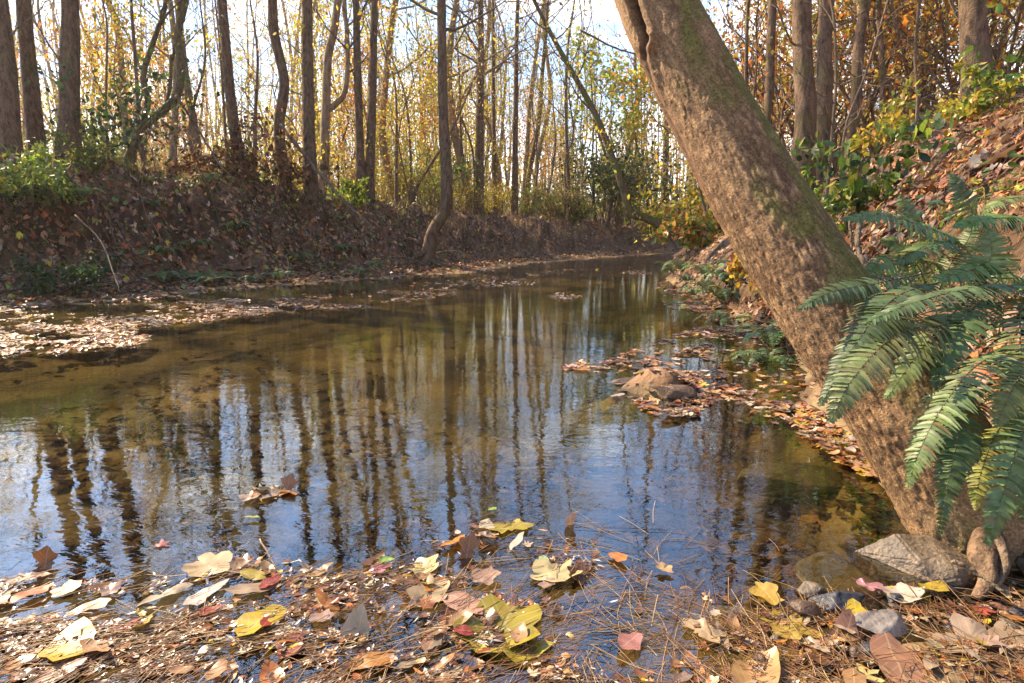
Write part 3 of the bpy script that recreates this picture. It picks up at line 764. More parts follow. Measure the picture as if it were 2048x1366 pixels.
# ---------------------------------------------------------------- leaf litter on the banks
def haze():
    m, nt, out = mat('morning_haze')
    v = N(nt, 'ShaderNodeVolumePrincipled', {'Color': (1, .97, .9, 1), 'Density': HAZE, 'Anisotropy': .5})
    nt.links.new(v.outputs[0], out.inputs[1])
    mb = MB(); x0, x1, y0, y1, z0, z1 = -290, 290, -290, 290, -8, 32
    V = [(x, y, z) for z in (z0, z1) for y in (y0, y1) for x in (x0, x1)]
    mb.add(V, None, [(0, 2, 3, 1), (4, 5, 7, 6), (0, 1, 5, 4), (2, 6, 7, 3), (0, 4, 6, 2), (1, 3, 7, 5)])
    return tag(mb.build('haze', m, smooth=False), kind='stuff')
HAZE = .0009
haze()
def litter(name, label, n, rfun, cond, size, tpls, pal, mt, lift=.01, tilt=.5, seed=1, cat='leaf litter'):
    global rng
    r = np.random.default_rng(seed); rng = r
    mb = MB(); x, y = rfun(r, n)
    z = height(x, y); k = cond(x, y, z); x, y, z = x[k], y[k], z[k]
    Nn = normals(x, y); P = np.stack([x, y, z], -1) + Nn * r.uniform(0, lift * 2, len(x))[:, None]
    P[:, 2] = np.maximum(P[:, 2], .004)
    M = rot_to(Nn, r.uniform(0, 6.28, len(x)), np.abs(r.normal(0, tilt, len(x))).clip(0, 1.3), r)
    s = size * r.uniform(.55, 1.35, len(x)); c = pick(pal, len(x), r, .42)
    w = r.integers(0, len(tpls), len(x))
    for i, tp in enumerate(tpls):
        m = w == i; scatter(mb, tp, P[m], M[m], s[m], c[m])
    return tag(mb.build(name, mt), label, cat, kind='stuff')
def polar(a0, a1, r0, r1, p=1.0):
    def f(r, n):
        a = np.radians(r.uniform(a0, a1, n)); d = np.exp(np.log(r0) + (np.log(r1) - np.log(r0)) * r.random(n) ** p)
        return d * np.sin(a), d * np.cos(a)
    return f
dLf = lambda x, y: sdist(x, y, PL)
dRf = lambda x, y: -sdist(x, y, PR)
litter('leaf_litter', 'brown fallen leaves covering the shaded left bank and the far bank', 120000, polar(-46, 16, 5.0, 26), lambda x, y, z: (z > .02) & (dLf(x, y) > -1.6) & (dLf(x, y) < 5), .046, [F6, F5S, FQ], [(4, TAN), (5, BRN), (3, RUST), (.6, YEL), (1.4, PALE), (1.0, GRN), (2, (.07, .04, .02))], M_LITTER, seed=11)
litter('leaf_litter', 'pale sunlit leaves lying along the foot of the left bank', 26000, polar(-44, 12, 4.0, 24), lambda x, y, z: (dLf(x, y) < .25) & (dLf(x, y) > -2.6 + .5 * fbm(x * 2, y * 2, 0, 2, 4)) & (z > -.01), .036, [F6, F5S], [(4, TAN), (4, BRN), (3, RUST), (1.3, PALE), (2, PURP), (.5, YEL)], M_LITTER, seed=12, lift=.02, tilt=.35)
litter('leaf_litter', 'orange and brown leaves thick on the right bank', 38000, polar(10, 50, 1.5, 14), lambda x, y, z: (dRf(x, y) > .02) & (z > .05) & (fbm(x * 1.8, y * 1.8, 0, 3, 19) > -.16) & (normals(x, y)[:, 2] > .3), .028, [F6, F5S, F6], [(3, TAN), (7, BRN), (5, RUST), (.5, YEL), (.8, PALE), (1, PURP)], M_LITTER, seed=13, lift=.02, tilt=.6)
litter('leaf_litter', 'large crisp leaves scattered over the right bank crest', 700, polar(22, 48, 1.6, 5.5), lambda x, y, z: (dRf(x, y) > .5), .038, [OVAL, OAK, MAPLE, TUL], [(5, TAN), (4, BRN), (5, RUST), (1, YEL), (2, PALE)], M_LITTER, seed=14, lift=.03, tilt=.7)
litter('leaf_litter', 'tan leaves over the woodland floor beyond the banks', 30000, polar(-46, 46, 9, 60), lambda x, y, z: (dLf(x, y) > 3) | (dRf(x, y) > 3), .07, [FQ], [(5, TAN), (3, BRN), (2, RUST), (2, PALE)], M_LITTER, seed=15)
# ---------------------------------------------------------------- the big leaning tree
def inpoly(px, py, poly):
    poly = np.array(poly, float); r = np.zeros(np.shape(px), bool); j = len(poly) - 1
    for i in range(len(poly)):
        xi, yi = poly[i]; xj, yj = poly[j]
        c = ((yi > py) != (yj > py)) & (px < (xj - xi) * (py - yi) / (yj - yi + 1e-9) + xi)
        r ^= c; j = i
    return r
def poly_dist(px, py, P):
    best = np.full(px.shape, 1e9); par = np.zeros(px.shape); sg = np.ones(px.shape)
    P = np.array(P, float)
    for k, (a, b) in enumerate(zip(P[:-1], P[1:])):
        d = b - a; t = np.clip(((px - a[0]) * d[0] + (py - a[1]) * d[1]) / (d @ d), 0, 1)
        dd = np.hypot(px - a[0] - t * d[0], py - a[1] - t * d[1])
        cr = np.sign(d[0] * (py - a[1]) - d[1] * (px - a[0]))
        m = dd < best; best = np.where(m, dd, best); par = np.where(m, k + t, par); sg = np.where(m, cr, sg)
    return best, par, sg
def leaning_tree():
    c = [(2110, 1250, 1.40, 150), (1985, 1085, 1.42, 128), (1900, 955, 1.44, 118), (1822, 840, 1.47, 112), (1745, 735, 1.52, 104), (1672, 640, 1.56, 99), (1605, 540, 1.60, 95), (1520, 400, 1.66, 90), (1440, 260, 1.72, 85),
         (1372, 130, 1.76, 80), (1310, 0, 1.80, 75), (1260, -130, 1.84, 72), (1205, -320, 1.9, 74)]
    P = np.array([at(a, b, t) for a, b, t, w in c])
    rad = np.array([w / FPX * t * .95 for a, b, t, w in c])
    e = P[-1]; 
    up = [e + [-.22, .35, 1.1], e + [-.35, .8, 2.4], e + [-.3, 1.3, 4.0], e + [-.35, 1.7, 6.0]]
    P = np.vstack([P, up]); rad = np.concatenate([rad, [.10, .08, .055, .02]])
    nr = 1100
    PP = smooth_path(np.hstack([P, rad[:, None]]), nr); rr = PP[:, 3]; PP = PP[:, :3]
    base = PP[0].copy()
    T, A, B = frames(PP)
    sides = 320; th = np.arange(sides) / sides * 2 * np.pi
    S = np.concatenate([[0], np.cumsum(np.linalg.norm(np.diff(PP, axis=0), axis=1))])[:, None]
    tw = th[None] + S * .25
    cx, sx = np.cos(tw) * rr[:, None], np.sin(tw) * rr[:, None]
    rid = 1 - np.clip(np.abs(fbm(cx * 66, sx * 66, S * 24, 3, 3)) * 3.4, 0, 1.6)
    rid = -rid
    rid2 = 1 - np.abs(fbm(cx * 110, sx * 110, S * 40, 2, 13)) * 2
    lump = fbm(cx * 7, sx * 7, S * 4, 3, 23)
    stren = .55 + .45 * np.clip(fbm(cx * 9, sx * 9, S * 2, 2, 33) * 3, -1, 1)
    disp = .0024 * rid * stren + .0020 * rid2 + .007 * lump
    flare = np.exp(-S / .16)
    disp = disp + flare * (.03 + .035 * np.sin(tw * 3 + 1.0))
    V = PP[:, None] + (rr[:, None] + disp)[..., None] * (np.cos(th)[None, :, None] * A[:, None] + np.sin(th)[None, :, None] * B[:, None])
    pr = proj(V); ax = proj(PP)
    out = V - PP[:, None]; out /= np.linalg.norm(out, axis=-1, keepdims=True)
    view = V - np.array([0, 0, CAM_H]); view /= np.linalg.norm(view, axis=-1, keepdims=True)
    front = -(out * view).sum(-1) > -.05
    # hollow slit and the old scar running down from it
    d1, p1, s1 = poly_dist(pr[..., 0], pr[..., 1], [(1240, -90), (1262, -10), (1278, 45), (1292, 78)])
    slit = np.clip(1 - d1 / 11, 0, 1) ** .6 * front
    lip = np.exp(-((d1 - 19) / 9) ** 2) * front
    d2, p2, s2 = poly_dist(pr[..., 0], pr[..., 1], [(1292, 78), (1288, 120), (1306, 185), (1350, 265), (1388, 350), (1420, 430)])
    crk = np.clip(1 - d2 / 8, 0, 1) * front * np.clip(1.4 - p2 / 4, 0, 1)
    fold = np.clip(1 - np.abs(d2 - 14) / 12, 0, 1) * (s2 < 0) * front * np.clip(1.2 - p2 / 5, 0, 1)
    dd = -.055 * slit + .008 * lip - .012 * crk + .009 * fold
    V = V + out * dd[..., None]
    # the bark's own colours: tan plates, dark furrows, moss on the upper right side, lighter tan patches
    m1 = np.clip(.55 + rid * stren * .75, 0, 1)[..., None]
    C = np.array([.15, .08, .035]) * (1 - m1) + np.array([.47, .28, .13]) * m1
    li = sstep(.05, .45, fbm(cx * 6 + 9, sx * 6, S * 3.5, 4, 43))[..., None]
    C = C * (.72 + .42 * np.clip(rid2 * .8 + .3, 0, 1))[..., None]
    C = C * (1 - .5 * li) + np.array([.50, .30, .15]) * .5 * li
    side = (pr[..., 0] - ax[:, None, 0]) / 95.0
    mo = sstep(-.05, .35, fbm(cx * 10, sx * 10, S * 5, 4, 53) + .35 * np.clip(side, -1, 1) - .18)[..., None]
    C = C * (1 - .72 * mo) + np.array([.15, .16, .02]) * .72 * mo
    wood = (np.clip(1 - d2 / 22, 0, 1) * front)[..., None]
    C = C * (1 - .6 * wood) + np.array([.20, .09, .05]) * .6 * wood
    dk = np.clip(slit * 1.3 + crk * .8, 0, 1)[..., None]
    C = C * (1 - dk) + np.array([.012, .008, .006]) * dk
    sandy = (sstep(.75, .30, S) * np.ones_like(th)[None] * sstep(-.3, .25, fbm(cx * 8, sx * 8, S * 6, 3, 63)))[..., None]
    C = C * (1 - .6 * sandy) + np.array([.36, .24, .12]) * .6 * sandy
    root = empty('leaning_tree', base)
    i = np.arange(nr - 1)[:, None]; j = np.arange(sides)[None]; k = (j + 1) % sides
    q = np.stack([i * sides + j, i * sides + k, (i + 1) * sides + k, (i + 1) * sides + j], -1).reshape(-1, 4)
    m, nt, o = mat('furrowed_tan_bark')
    a = N(nt, 'ShaderNodeVertexColor', layer_name='col').outputs[0]
    tc = N(nt, 'ShaderNodeTexCoord').outputs['Object']
    n1 = N(nt, 'ShaderNodeTexNoise', {'Vector': tc, 'Scale': 170.0, 'Detail': 5.0, 'Roughness': .7})
    n2 = N(nt, 'ShaderNodeTexNoise', {'Vector': tc, 'Scale': 38.0, 'Detail': 5.0, 'Roughness': .7})
    cc = mixc(nt, .85, a, ramp(nt, n1.outputs[0], [(.33, (.3, .28, .26)), (.62, (1.35, 1.35, 1.35))]), 'MULTIPLY')
    cc = mixc(nt, .4, cc, ramp(nt, n2.outputs[0], [(.36, (.45, .45, .45)), (.6, (1.2, 1.2, 1.2))]), 'MULTIPLY')
    hb = N(nt, 'ShaderNodeMath', {0: n1.outputs[0], 1: n2.outputs[0]}, operation='ADD')
    bp = N(nt, 'ShaderNodeBump', {'Height': hb.outputs[0], 'Strength': 1.0, 'Distance': .006})
    b = N(nt, 'ShaderNodeBsdfPrincipled', {'Base Color': cc, 'Roughness': .8, 'Normal': bp.outputs[0], 'Specular IOR Level': .3})
    nt.links.new(b.outputs[0], o.inputs[0])
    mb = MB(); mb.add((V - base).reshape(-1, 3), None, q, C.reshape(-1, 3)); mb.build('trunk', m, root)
    r = np.random.default_rng(5); mbB = MB(); lv = []
    for k in range(13):
        i = int(np.searchsorted(S[:, 0], 3.2 + k * .45)); i = min(i, nr - 3); a = k * 2.4
        branchy(mbB, lv, r, PP[i] - base, (math.cos(a), math.sin(a), .6), 1.9 - k * .08, max(rr[i] * .35, .008), 2, nsub=4)
    cm = crown_mesh(lv, r, .8, .05, YELLOW, mb=mbB); cm.build('crown', [M_TWIG, M_CROWN], root)
    # roots
    for k, pts in enumerate([[(1985, 1060, 1.30), (2010, 1125, 1.24), (1990, 1180, 1.2)], [(2020, 1090, 1.33), (2060, 1150, 1.25), (2080, 1200, 1.2)]]):
        mbr = MB(); Pp = smooth_path(np.array([at(*p) for p in pts]) - base, 14)
        tube(mbr, Pp, np.linspace(.016, .005, 14), 8, (.2, .13, .08)); mbr.build('root', M_TWIG, root)
    for k, (pts, w) in enumerate([([(1990, 1050, 1.36), (1965, 1110, 1.27), (1975, 1160, 1.22), (1950, 1200, 1.19)], .034),
                        ([(2060, 1080, 1.34), (2080, 1140, 1.25), (2120, 1200, 1.18)], .036), ([(1880, 900, 1.55), (1950, 940, 1.62), (2010, 1000, 1.6)], .03)]):
        mbr = MB(); Pp = smooth_path(np.array([at(*p) for p in pts]) - base, 30); trunk_tube(mbr, Pp, np.linspace(w, w * .25, 30), 14, .16, 9 + k, 0); mbr.build('root', M_BARK, root)
    tag(root, 'big tan-barked tree leaning left out of the right bank, with a slit hollow', 'tree')
leaning_tree()

# ---------------------------------------------------------------- ferns
FERNC = [(3, (.13, .19, .055)), (2, (.18, .24, .07)), (1.5, (.09, .14, .045)), (.8, (.28, .27, .06))]
def frond_mb(P, L, npairs, r, nrm, base_col, tipless=.0):
    """rachis through P with pairs of blades; L is the longest blade"""
    mb = MB(); PP = smooth_path(P, 50)
    T = np.gradient(PP, axis=0); T /= np.linalg.norm(T, axis=1, keepdims=True)
    tube(mb, PP, np.linspace(.0022, .0006, 50) * (L / .045) ** .5, 5, (.16, .15, .06))
    npairs = int(npairs * 1.3); fs = np.linspace(.12, .985, npairs)
    nb = 7
    u = np.linspace(0, 1, nb)
    tot = np.linalg.norm(np.diff(PP, axis=0), axis=1).sum()
    gap = tot * (.865 / npairs)
    for k, f in enumerate(fs):
        i = f * 49; a = int(i); b = min(a + 1, 49); p = PP[a] + (PP[b] - PP[a]) * (i - a); t = T[a]
        n = nrm + r.normal(size=3) * .05; n = n - (n @ t) * t; n /= np.linalg.norm(n); sd = np.cross(t, n)
        ln = L * min(1, .62 + (f - .12) * 2.2) * (1 - max(0, (f - .42) / .6) ** 1.35) + L * .05
        for s in (-1, 1):
            l = ln * r.uniform(.9, 1.08); fw = .10 + .38 * f ** 2 + r.normal() * .07
            dr = sd * s + t * fw; dr /= np.linalg.norm(dr)
            wd = np.cross(n, dr) * s
            ww = gap * .43 * (np.maximum(1 - u ** 2.4, 0) ** .8) * (1 + .25 * np.exp(-(u / .12) ** 2)); ww[0] *= .55; ww[-1] = .0003
            drp = -n[None] * (l * (.10 + .28 * r.random()) * u[:, None] ** 2) + np.array([0, 0, -1]) * (l * .10 * u[:, None] ** 2)
            up = n * (.12 * gap)
            cen = p + dr * (l * u)[:, None] + drp + t * (l * .09 * u[:, None] ** 2)
            ser = 1 + .09 * np.where(np.arange(nb) % 2, 1, -1)
            tw = n * r.normal() * .25
            Lf = cen + (wd + tw) * (ww * ser)[:, None] + up; Rt = cen - (wd + tw) * (ww * ser)[:, None] + up
            V = np.stack([Lf, cen, Rt], 1).reshape(-1, 3)
            q = []
            for m in range(nb - 1):
                o = m * 3; q += [(o, o + 1, o + 4, o + 3), (o + 1, o + 2, o + 5, o + 4)]
            c = np.clip(np.array(base_col) * (1 + .15 * r.normal()) * (1 + .05 * r.normal(size=3)), .005, 1)
            if r.random() < .03: c = np.array((.2, .15, .05))
            mb.add(V, None, q, c)
    return mb
def fern(label, root_px, fronds, seed, group=None):
    r = np.random.default_rng(seed)
    base = at(*root_px); root = empty('fern', base)
    for (pts, Lpx, npairs) in fronds:
        P = np.array([at(*p) for p in pts])
        tm = np.mean([p[2] for p in pts]); L = Lpx / FPX * tm * .9
        st = base + r.normal(size=3) * .01
        d = P[0] - st
        if np.linalg.norm(d) > .03: P = np.vstack([P]) 
        mid = P[len(P) // 2]; toc = np.array([0, 0, CAM_H]) - mid; toc /= np.linalg.norm(toc)
        nrm = np.array([0, 0, .75]) + toc * .75 + r.normal(size=3) * .15; nrm /= np.linalg.norm(nrm)
        c = pick(FERNC, 1, r, .15)[0]
        frond_mb(P - base, L, npairs, r, nrm, c).build('frond', M_FERN, root, True)
        if np.linalg.norm(d) > .03: pass
    return tag(root, label, 'fern', group)
fern('large glossy fern drooping over the leaning trunk, spreading left and down', (1990, 600, 1.60), [
    ([(2060, 560, 1.5), (2041, 571, 1.42), (1927, 580, 1.32), (1813, 611, 1.25), (1725, 650, 1.22)], 52, 34),
    ([(1960, 640, 1.5), (1888, 650, 1.38), (1795, 668, 1.28), (1707, 755, 1.22), (1660, 845, 1.22)], 68, 36),
    ([(1900, 560, 1.55), (1795, 592, 1.36), (1716, 680, 1.28), (1640, 812, 1.26)], 58, 36),
    ([(1860, 545, 1.5), (1751, 567, 1.42), (1663, 584, 1.35), (1595, 620, 1.32)], 36, 28),
    ([(1990, 600, 1.55), (1949, 615, 1.42), (1905, 685, 1.34), (1868, 775, 1.33)], 56, 26),
    ([(2080, 600, 1.5), (2045, 610, 1.40), (2041, 707, 1.28), (2050, 800, 1.24)], 75, 28),
    ([(2000, 560, 1.6), (1935, 600, 1.45), (1850, 690, 1.36), (1770, 800, 1.32)], 58, 32),
    ([(1990, 590, 1.6), (1971, 560, 1.5), (1984, 500, 1.48), (1975, 455, 1.50)], 52, 22),
    ([(2040, 520, 1.6), (1985, 520, 1.5), (1930, 545, 1.44), (1860, 560, 1.40)], 50, 26)], 1)
fern('fern with broad fronds hanging at the lower right, below the drooping one', (2080, 690, 1.45), [
    ([(2060, 700, 1.4), (2015, 703, 1.32), (1949, 735, 1.22), (1883, 817, 1.16), (1838, 905, 1.14), (1815, 975, 1.15)], 60, 40),
    ([(2110, 680, 1.4), (2075, 700, 1.3), (2030, 770, 1.18), (1993, 850, 1.15)], 66, 28),
    ([(2110, 760, 1.4), (2080, 790, 1.25), (2046, 860, 1.16), (2002, 998, 1.12), (1975, 1090, 1.12)], 52, 26),
    ([(1990, 790, 1.36), (1930, 835, 1.24), (1910, 900, 1.18), (1896, 965, 1.17), (1880, 1070, 1.18)], 44, 32)], 2)
fern('fern at the right edge with fronds reaching left above the big one', (2100, 470, 1.75), [
    ([(2110, 450, 1.7), (2048, 438, 1.6), (1971, 438, 1.52), (1905, 455, 1.5)], 42, 26),
    ([(1960, 500, 1.8), (1883, 466, 1.7), (1773, 432, 1.62), (1680, 438, 1.6)], 44, 32),
    ([(1960, 490, 1.8), (1896, 483, 1.7), (1845, 495, 1.62), (1790, 530, 1.6)], 46, 22),
    ([(1900, 520, 1.75), (1850, 470, 1.7), (1815, 420, 1.7), (1800, 390, 1.72)], 34, 20),
    ([(2000, 480, 1.85), (1950, 430, 1.8), (1920, 380, 1.8), (1900, 345, 1.82)], 32, 20),
    ([(1900, 540, 1.75), (1840, 520, 1.65), (1770, 525, 1.6), (1720, 555, 1.58)], 42, 24),
    ([(2110, 400, 1.8), (2060, 395, 1.75), (2010, 400, 1.7), (1960, 425, 1.68)], 36, 24)], 3)
fern('fern rooted beside the trunk foot with small fronds laid over the bark', (1960, 800, 1.42), [
    ([(2000, 790, 1.36), (1960, 780, 1.30), (1920, 800, 1.27), (1880, 850, 1.27)], 34, 22),
    ([(1990, 880, 1.34), (1950, 880, 1.28), (1925, 920, 1.25), (1905, 990, 1.25)], 34, 24),
    ([(2060, 850, 1.34), (2040, 900, 1.25), (2035, 960, 1.22), (2045, 1040, 1.2)], 40, 24),
    ([(2010, 840, 1.36), (1985, 880, 1.28), (1960, 950, 1.22), (1950, 1020, 1.2)], 36, 26)], 6)
fern('fern with upright young fronds behind the drooping fern', (1850, 600, 1.75), [
    ([(1860, 600, 1.72), (1840, 540, 1.68), (1800, 490, 1.66), (1760, 480, 1.66)], 34, 24),
    ([(1870, 600, 1.72), (1900, 530, 1.7), (1935, 480, 1.7), (1950, 440, 1.7)], 34, 24),
    ([(1850, 610, 1.70), (1810, 570, 1.6), (1750, 550, 1.56), (1700, 580, 1.54)], 38, 26),
    ([(1880, 610, 1.70), (1960, 560, 1.62), (2010, 545, 1.6), (2050, 560, 1.6)], 40, 26),
    ([(1850, 620, 1.66), (1800, 650, 1.50), (1750, 700, 1.44), (1710, 770, 1.42)], 46, 30)], 7)
# ferns standing on their own root, built once and copied
def small_fern(label, group, seed, nf, L, pal):
    r = np.random.default_rng(seed); root = empty('fern'); ch = []
    for k in range(nf):
        a = 6.28 * k / nf + r.normal() * .2; rr = L * r.uniform(.7, 1); ca, sa = math.cos(a), math.sin(a)
        P = np.array([(0, 0, 0), (ca * rr * .3, sa * rr * .3, rr * .38), (ca * rr * .7, sa * rr * .7, rr * .42), (ca * rr, sa * rr, rr * .2)])
        ch.append(frond_mb(P, L * .14, 16, r, np.array([ca * .3, sa * .3, 1.0]), pick(FERNC, 1, r)[0]).build('frond', M_FERN, root))
    tag(root, label, 'fern', group); return root, ch
def place(proto, spots, labels=None):
    root, ch = proto
    for i, (px, py, t, s) in enumerate(spots):
        p = at(px, py, t); z = h1(p[0], p[1]) + .005
        if i == 0: root.location = (p[0], p[1], z); root.scale = (s, s, s); o = root
        else: o = copy_thing(root, ch, (p[0], p[1], z), random.uniform(0, 6.28), s)
        if labels:
            o['label'] = labels[i]
            if 'group' in o.keys() and len(labels) == len(spots) and len(set(labels)) == len(labels): pass
place(small_fern('small fern', 'small ferns on the right bank', 11, 9, .34, FERNC), [(1570, 300, 3.6, 1.0), (1500, 250, 5.5, 1.2), (1560, 410, 3.3, .8), (1640, 300, 3.4, .8), (1470, 330, 5.6, 1.1)],
      ['bluish fern on the crest just right of the leaning trunk', 'fern standing deep behind the leaning trunk', 'small fern tucked behind the leaning trunk on the slope', 'fern on the crest below the thick brown trunk', 'fern on the slope behind the leaning trunk'])
place(small_fern('small dark fern growing on the shaded face of the left bank', 'small ferns on the left bank face', 12, 8, .32, FERNC),
      [(random.uniform(10, 740), 0, random.uniform(7.3, 11), random.uniform(.7, 1.3)) for _ in range(44)])
place(small_fern('small fern growing on the shaded slope of the right bank beyond the leaning tree', 'small ferns on the far right bank', 13, 8, .3, FERNC),
      [(x, 0, t, random.uniform(.8, 1.3)) for x, t in [(1370, 9), (1400, 7.5), (1420, 6.5), (1390, 8.3), (1450, 6), (1380, 10.5), (1440, 7), (1480, 5.2), (1360, 12), (1410, 5.6), (1500, 4.5)]])

# ---------------------------------------------------------------- shrubs and leafy plants set one by one
def pixel_shrub(px, t, label, H, W, pal, nst=8, per=2.5, size=.05, seed=1, m=None, tpl=F6, z=None):
    root, ch = make_shrub(label, None, seed, H, W, pal, nst, per, size, tpl, m)
    p = at(px, 400, t); root.location = (p[0], p[1], h1(p[0], p[1]) if z is None else z); return root
pixel_shrub(310, 9.3, 'dark green holly-like shrub in front of the crooked mossy tree', 1.35, 1.2, DGREEN, 7, 2.6, .05, 401, M_GREEN)
pixel_shrub(525, 11.2, 'brown tangle of dead vines and leaves between two leaning trunks', 1.15, 1.8, [(3, BRN), (2, PURP), (1, TAN), (1, (.12, .14, .03))], 14, 2.4, .05, 402)
pixel_shrub(425, 10.8, 'low brown vine tangle left of the leaning trunk', .7, 1.0, [(3, BRN), (2, TAN)], 9, 2, .045, 422)
pixel_shrub(30, 6.9, 'bright green bush on the left bank at the photo edge', .65, 1.1, LGREEN, 12, 3.6, .032, 403, M_GREEN, z=1.05)
pixel_shrub(150, 8.2, 'dull green sprigs at the foot of the third left trunk', .6, .9, OLIVE, 7, 2, .03, 404)
pixel_shrub(110, 6.6, 'green sprawling plant on the face of the left bank', .5, .8, DGREEN, 9, 3, .03, 405, M_GREEN)
pixel_shrub(700, 12.2, 'green sprigs at the foot of the two close-set trunks', .5, .9, LGREEN, 8, 2, .04, 406)
pixel_shrub(1205, 23.5, 'dense dark green shrub on the far bank left of the arched tree', 2.9, 2.6, OLIVE + DGREEN, 14, 3.4, .08, 407, M_GREEN)
pixel_shrub(1255, 25.5, 'bright green shrub on the far bank under the yellow leaves', 2.6, 2.4, LGREEN + OLIVE, 12, 3, .08, 408, M_GREEN)
pixel_shrub(1130, 22.5, 'low olive shrub at the foot of the wavy trunk', 1.2, 1.8, OLIVE, 10, 3, .07, 409)
pixel_shrub(1420, 9.5, 'green and orange shrub left of the leaning trunk', .6, 1.0, LGREEN + ORANGE, 10, 2.5, .05, 410, M_GREEN)
pixel_shrub(1385, 13.5, 'olive shrub on the right bank where the arched tree roots', 1.3, 1.6, OLIVE + YELLOW, 10, 2.6, .06, 411)
pixel_shrub(1622, 4.4, 'bright lime green bush at the foot of the thick brown trunk', .4, .45, [(3, (.30, .42, .03)), (1, (.45, .5, .05))], 8, 2.6, .024, 412, M_GREEN)
pixel_shrub(1560, 4.7, 'yellow and orange low bush just right of the leaning trunk', .3, .6, ORANGE + YELLOW, 8, 2.4, .028, 413)
pixel_shrub(1690, 4.5, 'green leafy stems between the right bank trunks', .42, .45, LGREEN, 6, 1.6, .028, 414, M_GREEN)
pixel_shrub(1740, 4.1, 'upright green plant with whorled leaves on the right bank crest', .62, .35, LGREEN + DGREEN, 6, 2.2, .04, 415, M_GREEN)
pixel_shrub(1885, 4.6, 'yellow-green bush at the foot of the thick dark trunk', .34, .6, LGREEN + YELLOW, 7, 2, .026, 416, M_GREEN)
pixel_shrub(2000, 4.2, 'green sprigs right of the thick dark trunk', .5, .5, LGREEN, 5, 1.2, .03, 417, M_GREEN)
pixel_shrub(1835, 5.2, 'low golden bush under the slim right bank sapling', .45, .8, YELLOW, 9, 3, .03, 418)
for i, (px, t, H, pal, lab) in enumerate([(1500, 12, 4.2, ORANGE, 'tall orange-leaved bush right behind the leaning tree top'), (1580, 13, 4.0, ORANGE, 'orange-leaved tall bush between the leaning and thick brown trunks'),
        (1700, 12, 4.0, YELLOW + ORANGE, 'golden-leaved tall bush behind the middle right bank trunks'), (1800, 11, 4.0, ORANGE + YELLOW, 'orange-gold tall bush right of the slim sapling'),
        (1890, 10, 3.8, ORANGE, 'orange tall bush left of the thick dark trunk'), (2010, 10, 3.8, YELLOW + ORANGE, 'golden tall bush at the top right corner'), (1850, 15, 4.8, YELLOW, 'yellow tall bush far behind the right bank')]):
    pixel_shrub(px, t, lab, H, 3.2, pal, 12, 3.6, .055, 430 + i, None, FQ)
# yellow maple foliage under the arch
pixel_tree('maple_tree', [(1300, 452), (1290, 360), (1270, 270), (1262, 150)], 25.5, 8, 'small maple with glowing yellow leaves beside the arched tree', cat='maple tree', H=7.0, seed=501,
           pal=[(3, (.62, .52, .05)), (2, (.45, .48, .05)), (1, (.7, .45, .05))], per=2.2, size=.10, nb=16, low=2.6, lowtwigs=2, bark=M_TWIG, blen=.30, ltpl=F5S)
pixel_tree('maple_tree', [(1215, 446), (1225, 360), (1190, 240), (1180, 120)], 24.5, 9, 'small maple with yellow-green leaves behind the dark green shrub', cat='maple tree', H=7.5, seed=502,
           pal=[(3, (.45, .45, .05)), (2, (.25, .32, .04))], per=2.2, size=.09, nb=16, low=2.0, lowtwigs=4, bark=M_TWIG, blen=.25, ltpl=F5S)
# seedlings with broad leaves on the right bank
def seedling(px, py, t, label, n, size, pal, H, seed):
    r = np.random.default_rng(seed); b = at(px, py, t); b[2] = h1(b[0], b[1]) - .01; root = empty('seedling', b)
    ms = MB(); ml = MB(); tip = np.array([r.normal() * .05, -.08, H])
    P = smooth_path([(0, 0, 0), (r.normal() * .03, -.02, H * .5), tip], 14); tube(ms, P, np.linspace(.003, .0012, 14), 5, (.2, .14, .08))
    pp, nn = [], []
    for k in range(n):
        f = .3 + .7 * k / n; q = P[int(f * 13)]; a = k * 2.4 + r.random(); dr = np.array([math.cos(a), math.sin(a), .1]); e = q + dr * size * .9
        tube(ms, np.array([q, (q + e) / 2 + [0, 0, .01], e]), .001, 3, (.2, .2, .06))
        pp.append(e + dr * size); nn.append(dr)
    pp, nn = np.array(pp), np.array(nn); X = np.cross(nn, [0, 0, 1]); X /= np.linalg.norm(X, axis=1, keepdims=True); dn = nn + np.array([0, 0, -.5]) * r.random((n, 1)); dn /= np.linalg.norm(dn, axis=1, keepdims=True)
    M = np.stack([X, dn, np.cross(X, dn)], -1)
    scatter(ml, OVAL, pp, M, size * r.uniform(.7, 1.15, n), pick(pal, n, r, .12))
    ms.build('stem', M_TWIG, root); ml.build('leaves', M_GREEN, root); tag(root, label, 'seedling')
global_rng = rng
YG = [(2, (.22, .32, .06)), (1, (.45, .42, .10)), (1, (.12, .24, .05))]
seedling(1775, 400, 2.6, 'seedling with pale yellow-green oval leaves above the ferns', 13, .042, YG, .30, 1)
seedling(1730, 390, 2.7, 'green seedling just left of the pale-leaved one', 8, .035, [(1, (.12, .24, .06))], .22, 2)
seedling(1700, 300, 3.1, 'tall green seedling by the undercut of the bank', 9, .04, [(1, (.10, .22, .05))], .35, 3)
seedling(1850, 330, 3.0, 'seedling with blue-green leaves in the middle of the leafy slope', 9, .045, [(1, (.09, .2, .09))], .22, 4)
seedling(1925, 270, 3.4, 'green seedling high on the leafy slope', 8, .04, [(1, (.14, .26, .06))], .22, 5)
seedling(1870, 420, 2.4, 'small green seedling among the upper fern fronds', 9, .034, YG, .2, 6)
seedling(1985, 360, 2.7, 'green seedling near the curled pale leaf at the right edge', 9, .036, [(1, (.11, .22, .05))], .18, 7)
seedling(1610, 340, 3.3, 'broad-leaved green seedling against the leaning trunk edge', 9, .045, [(1, (.13, .25, .05))], .3, 8)
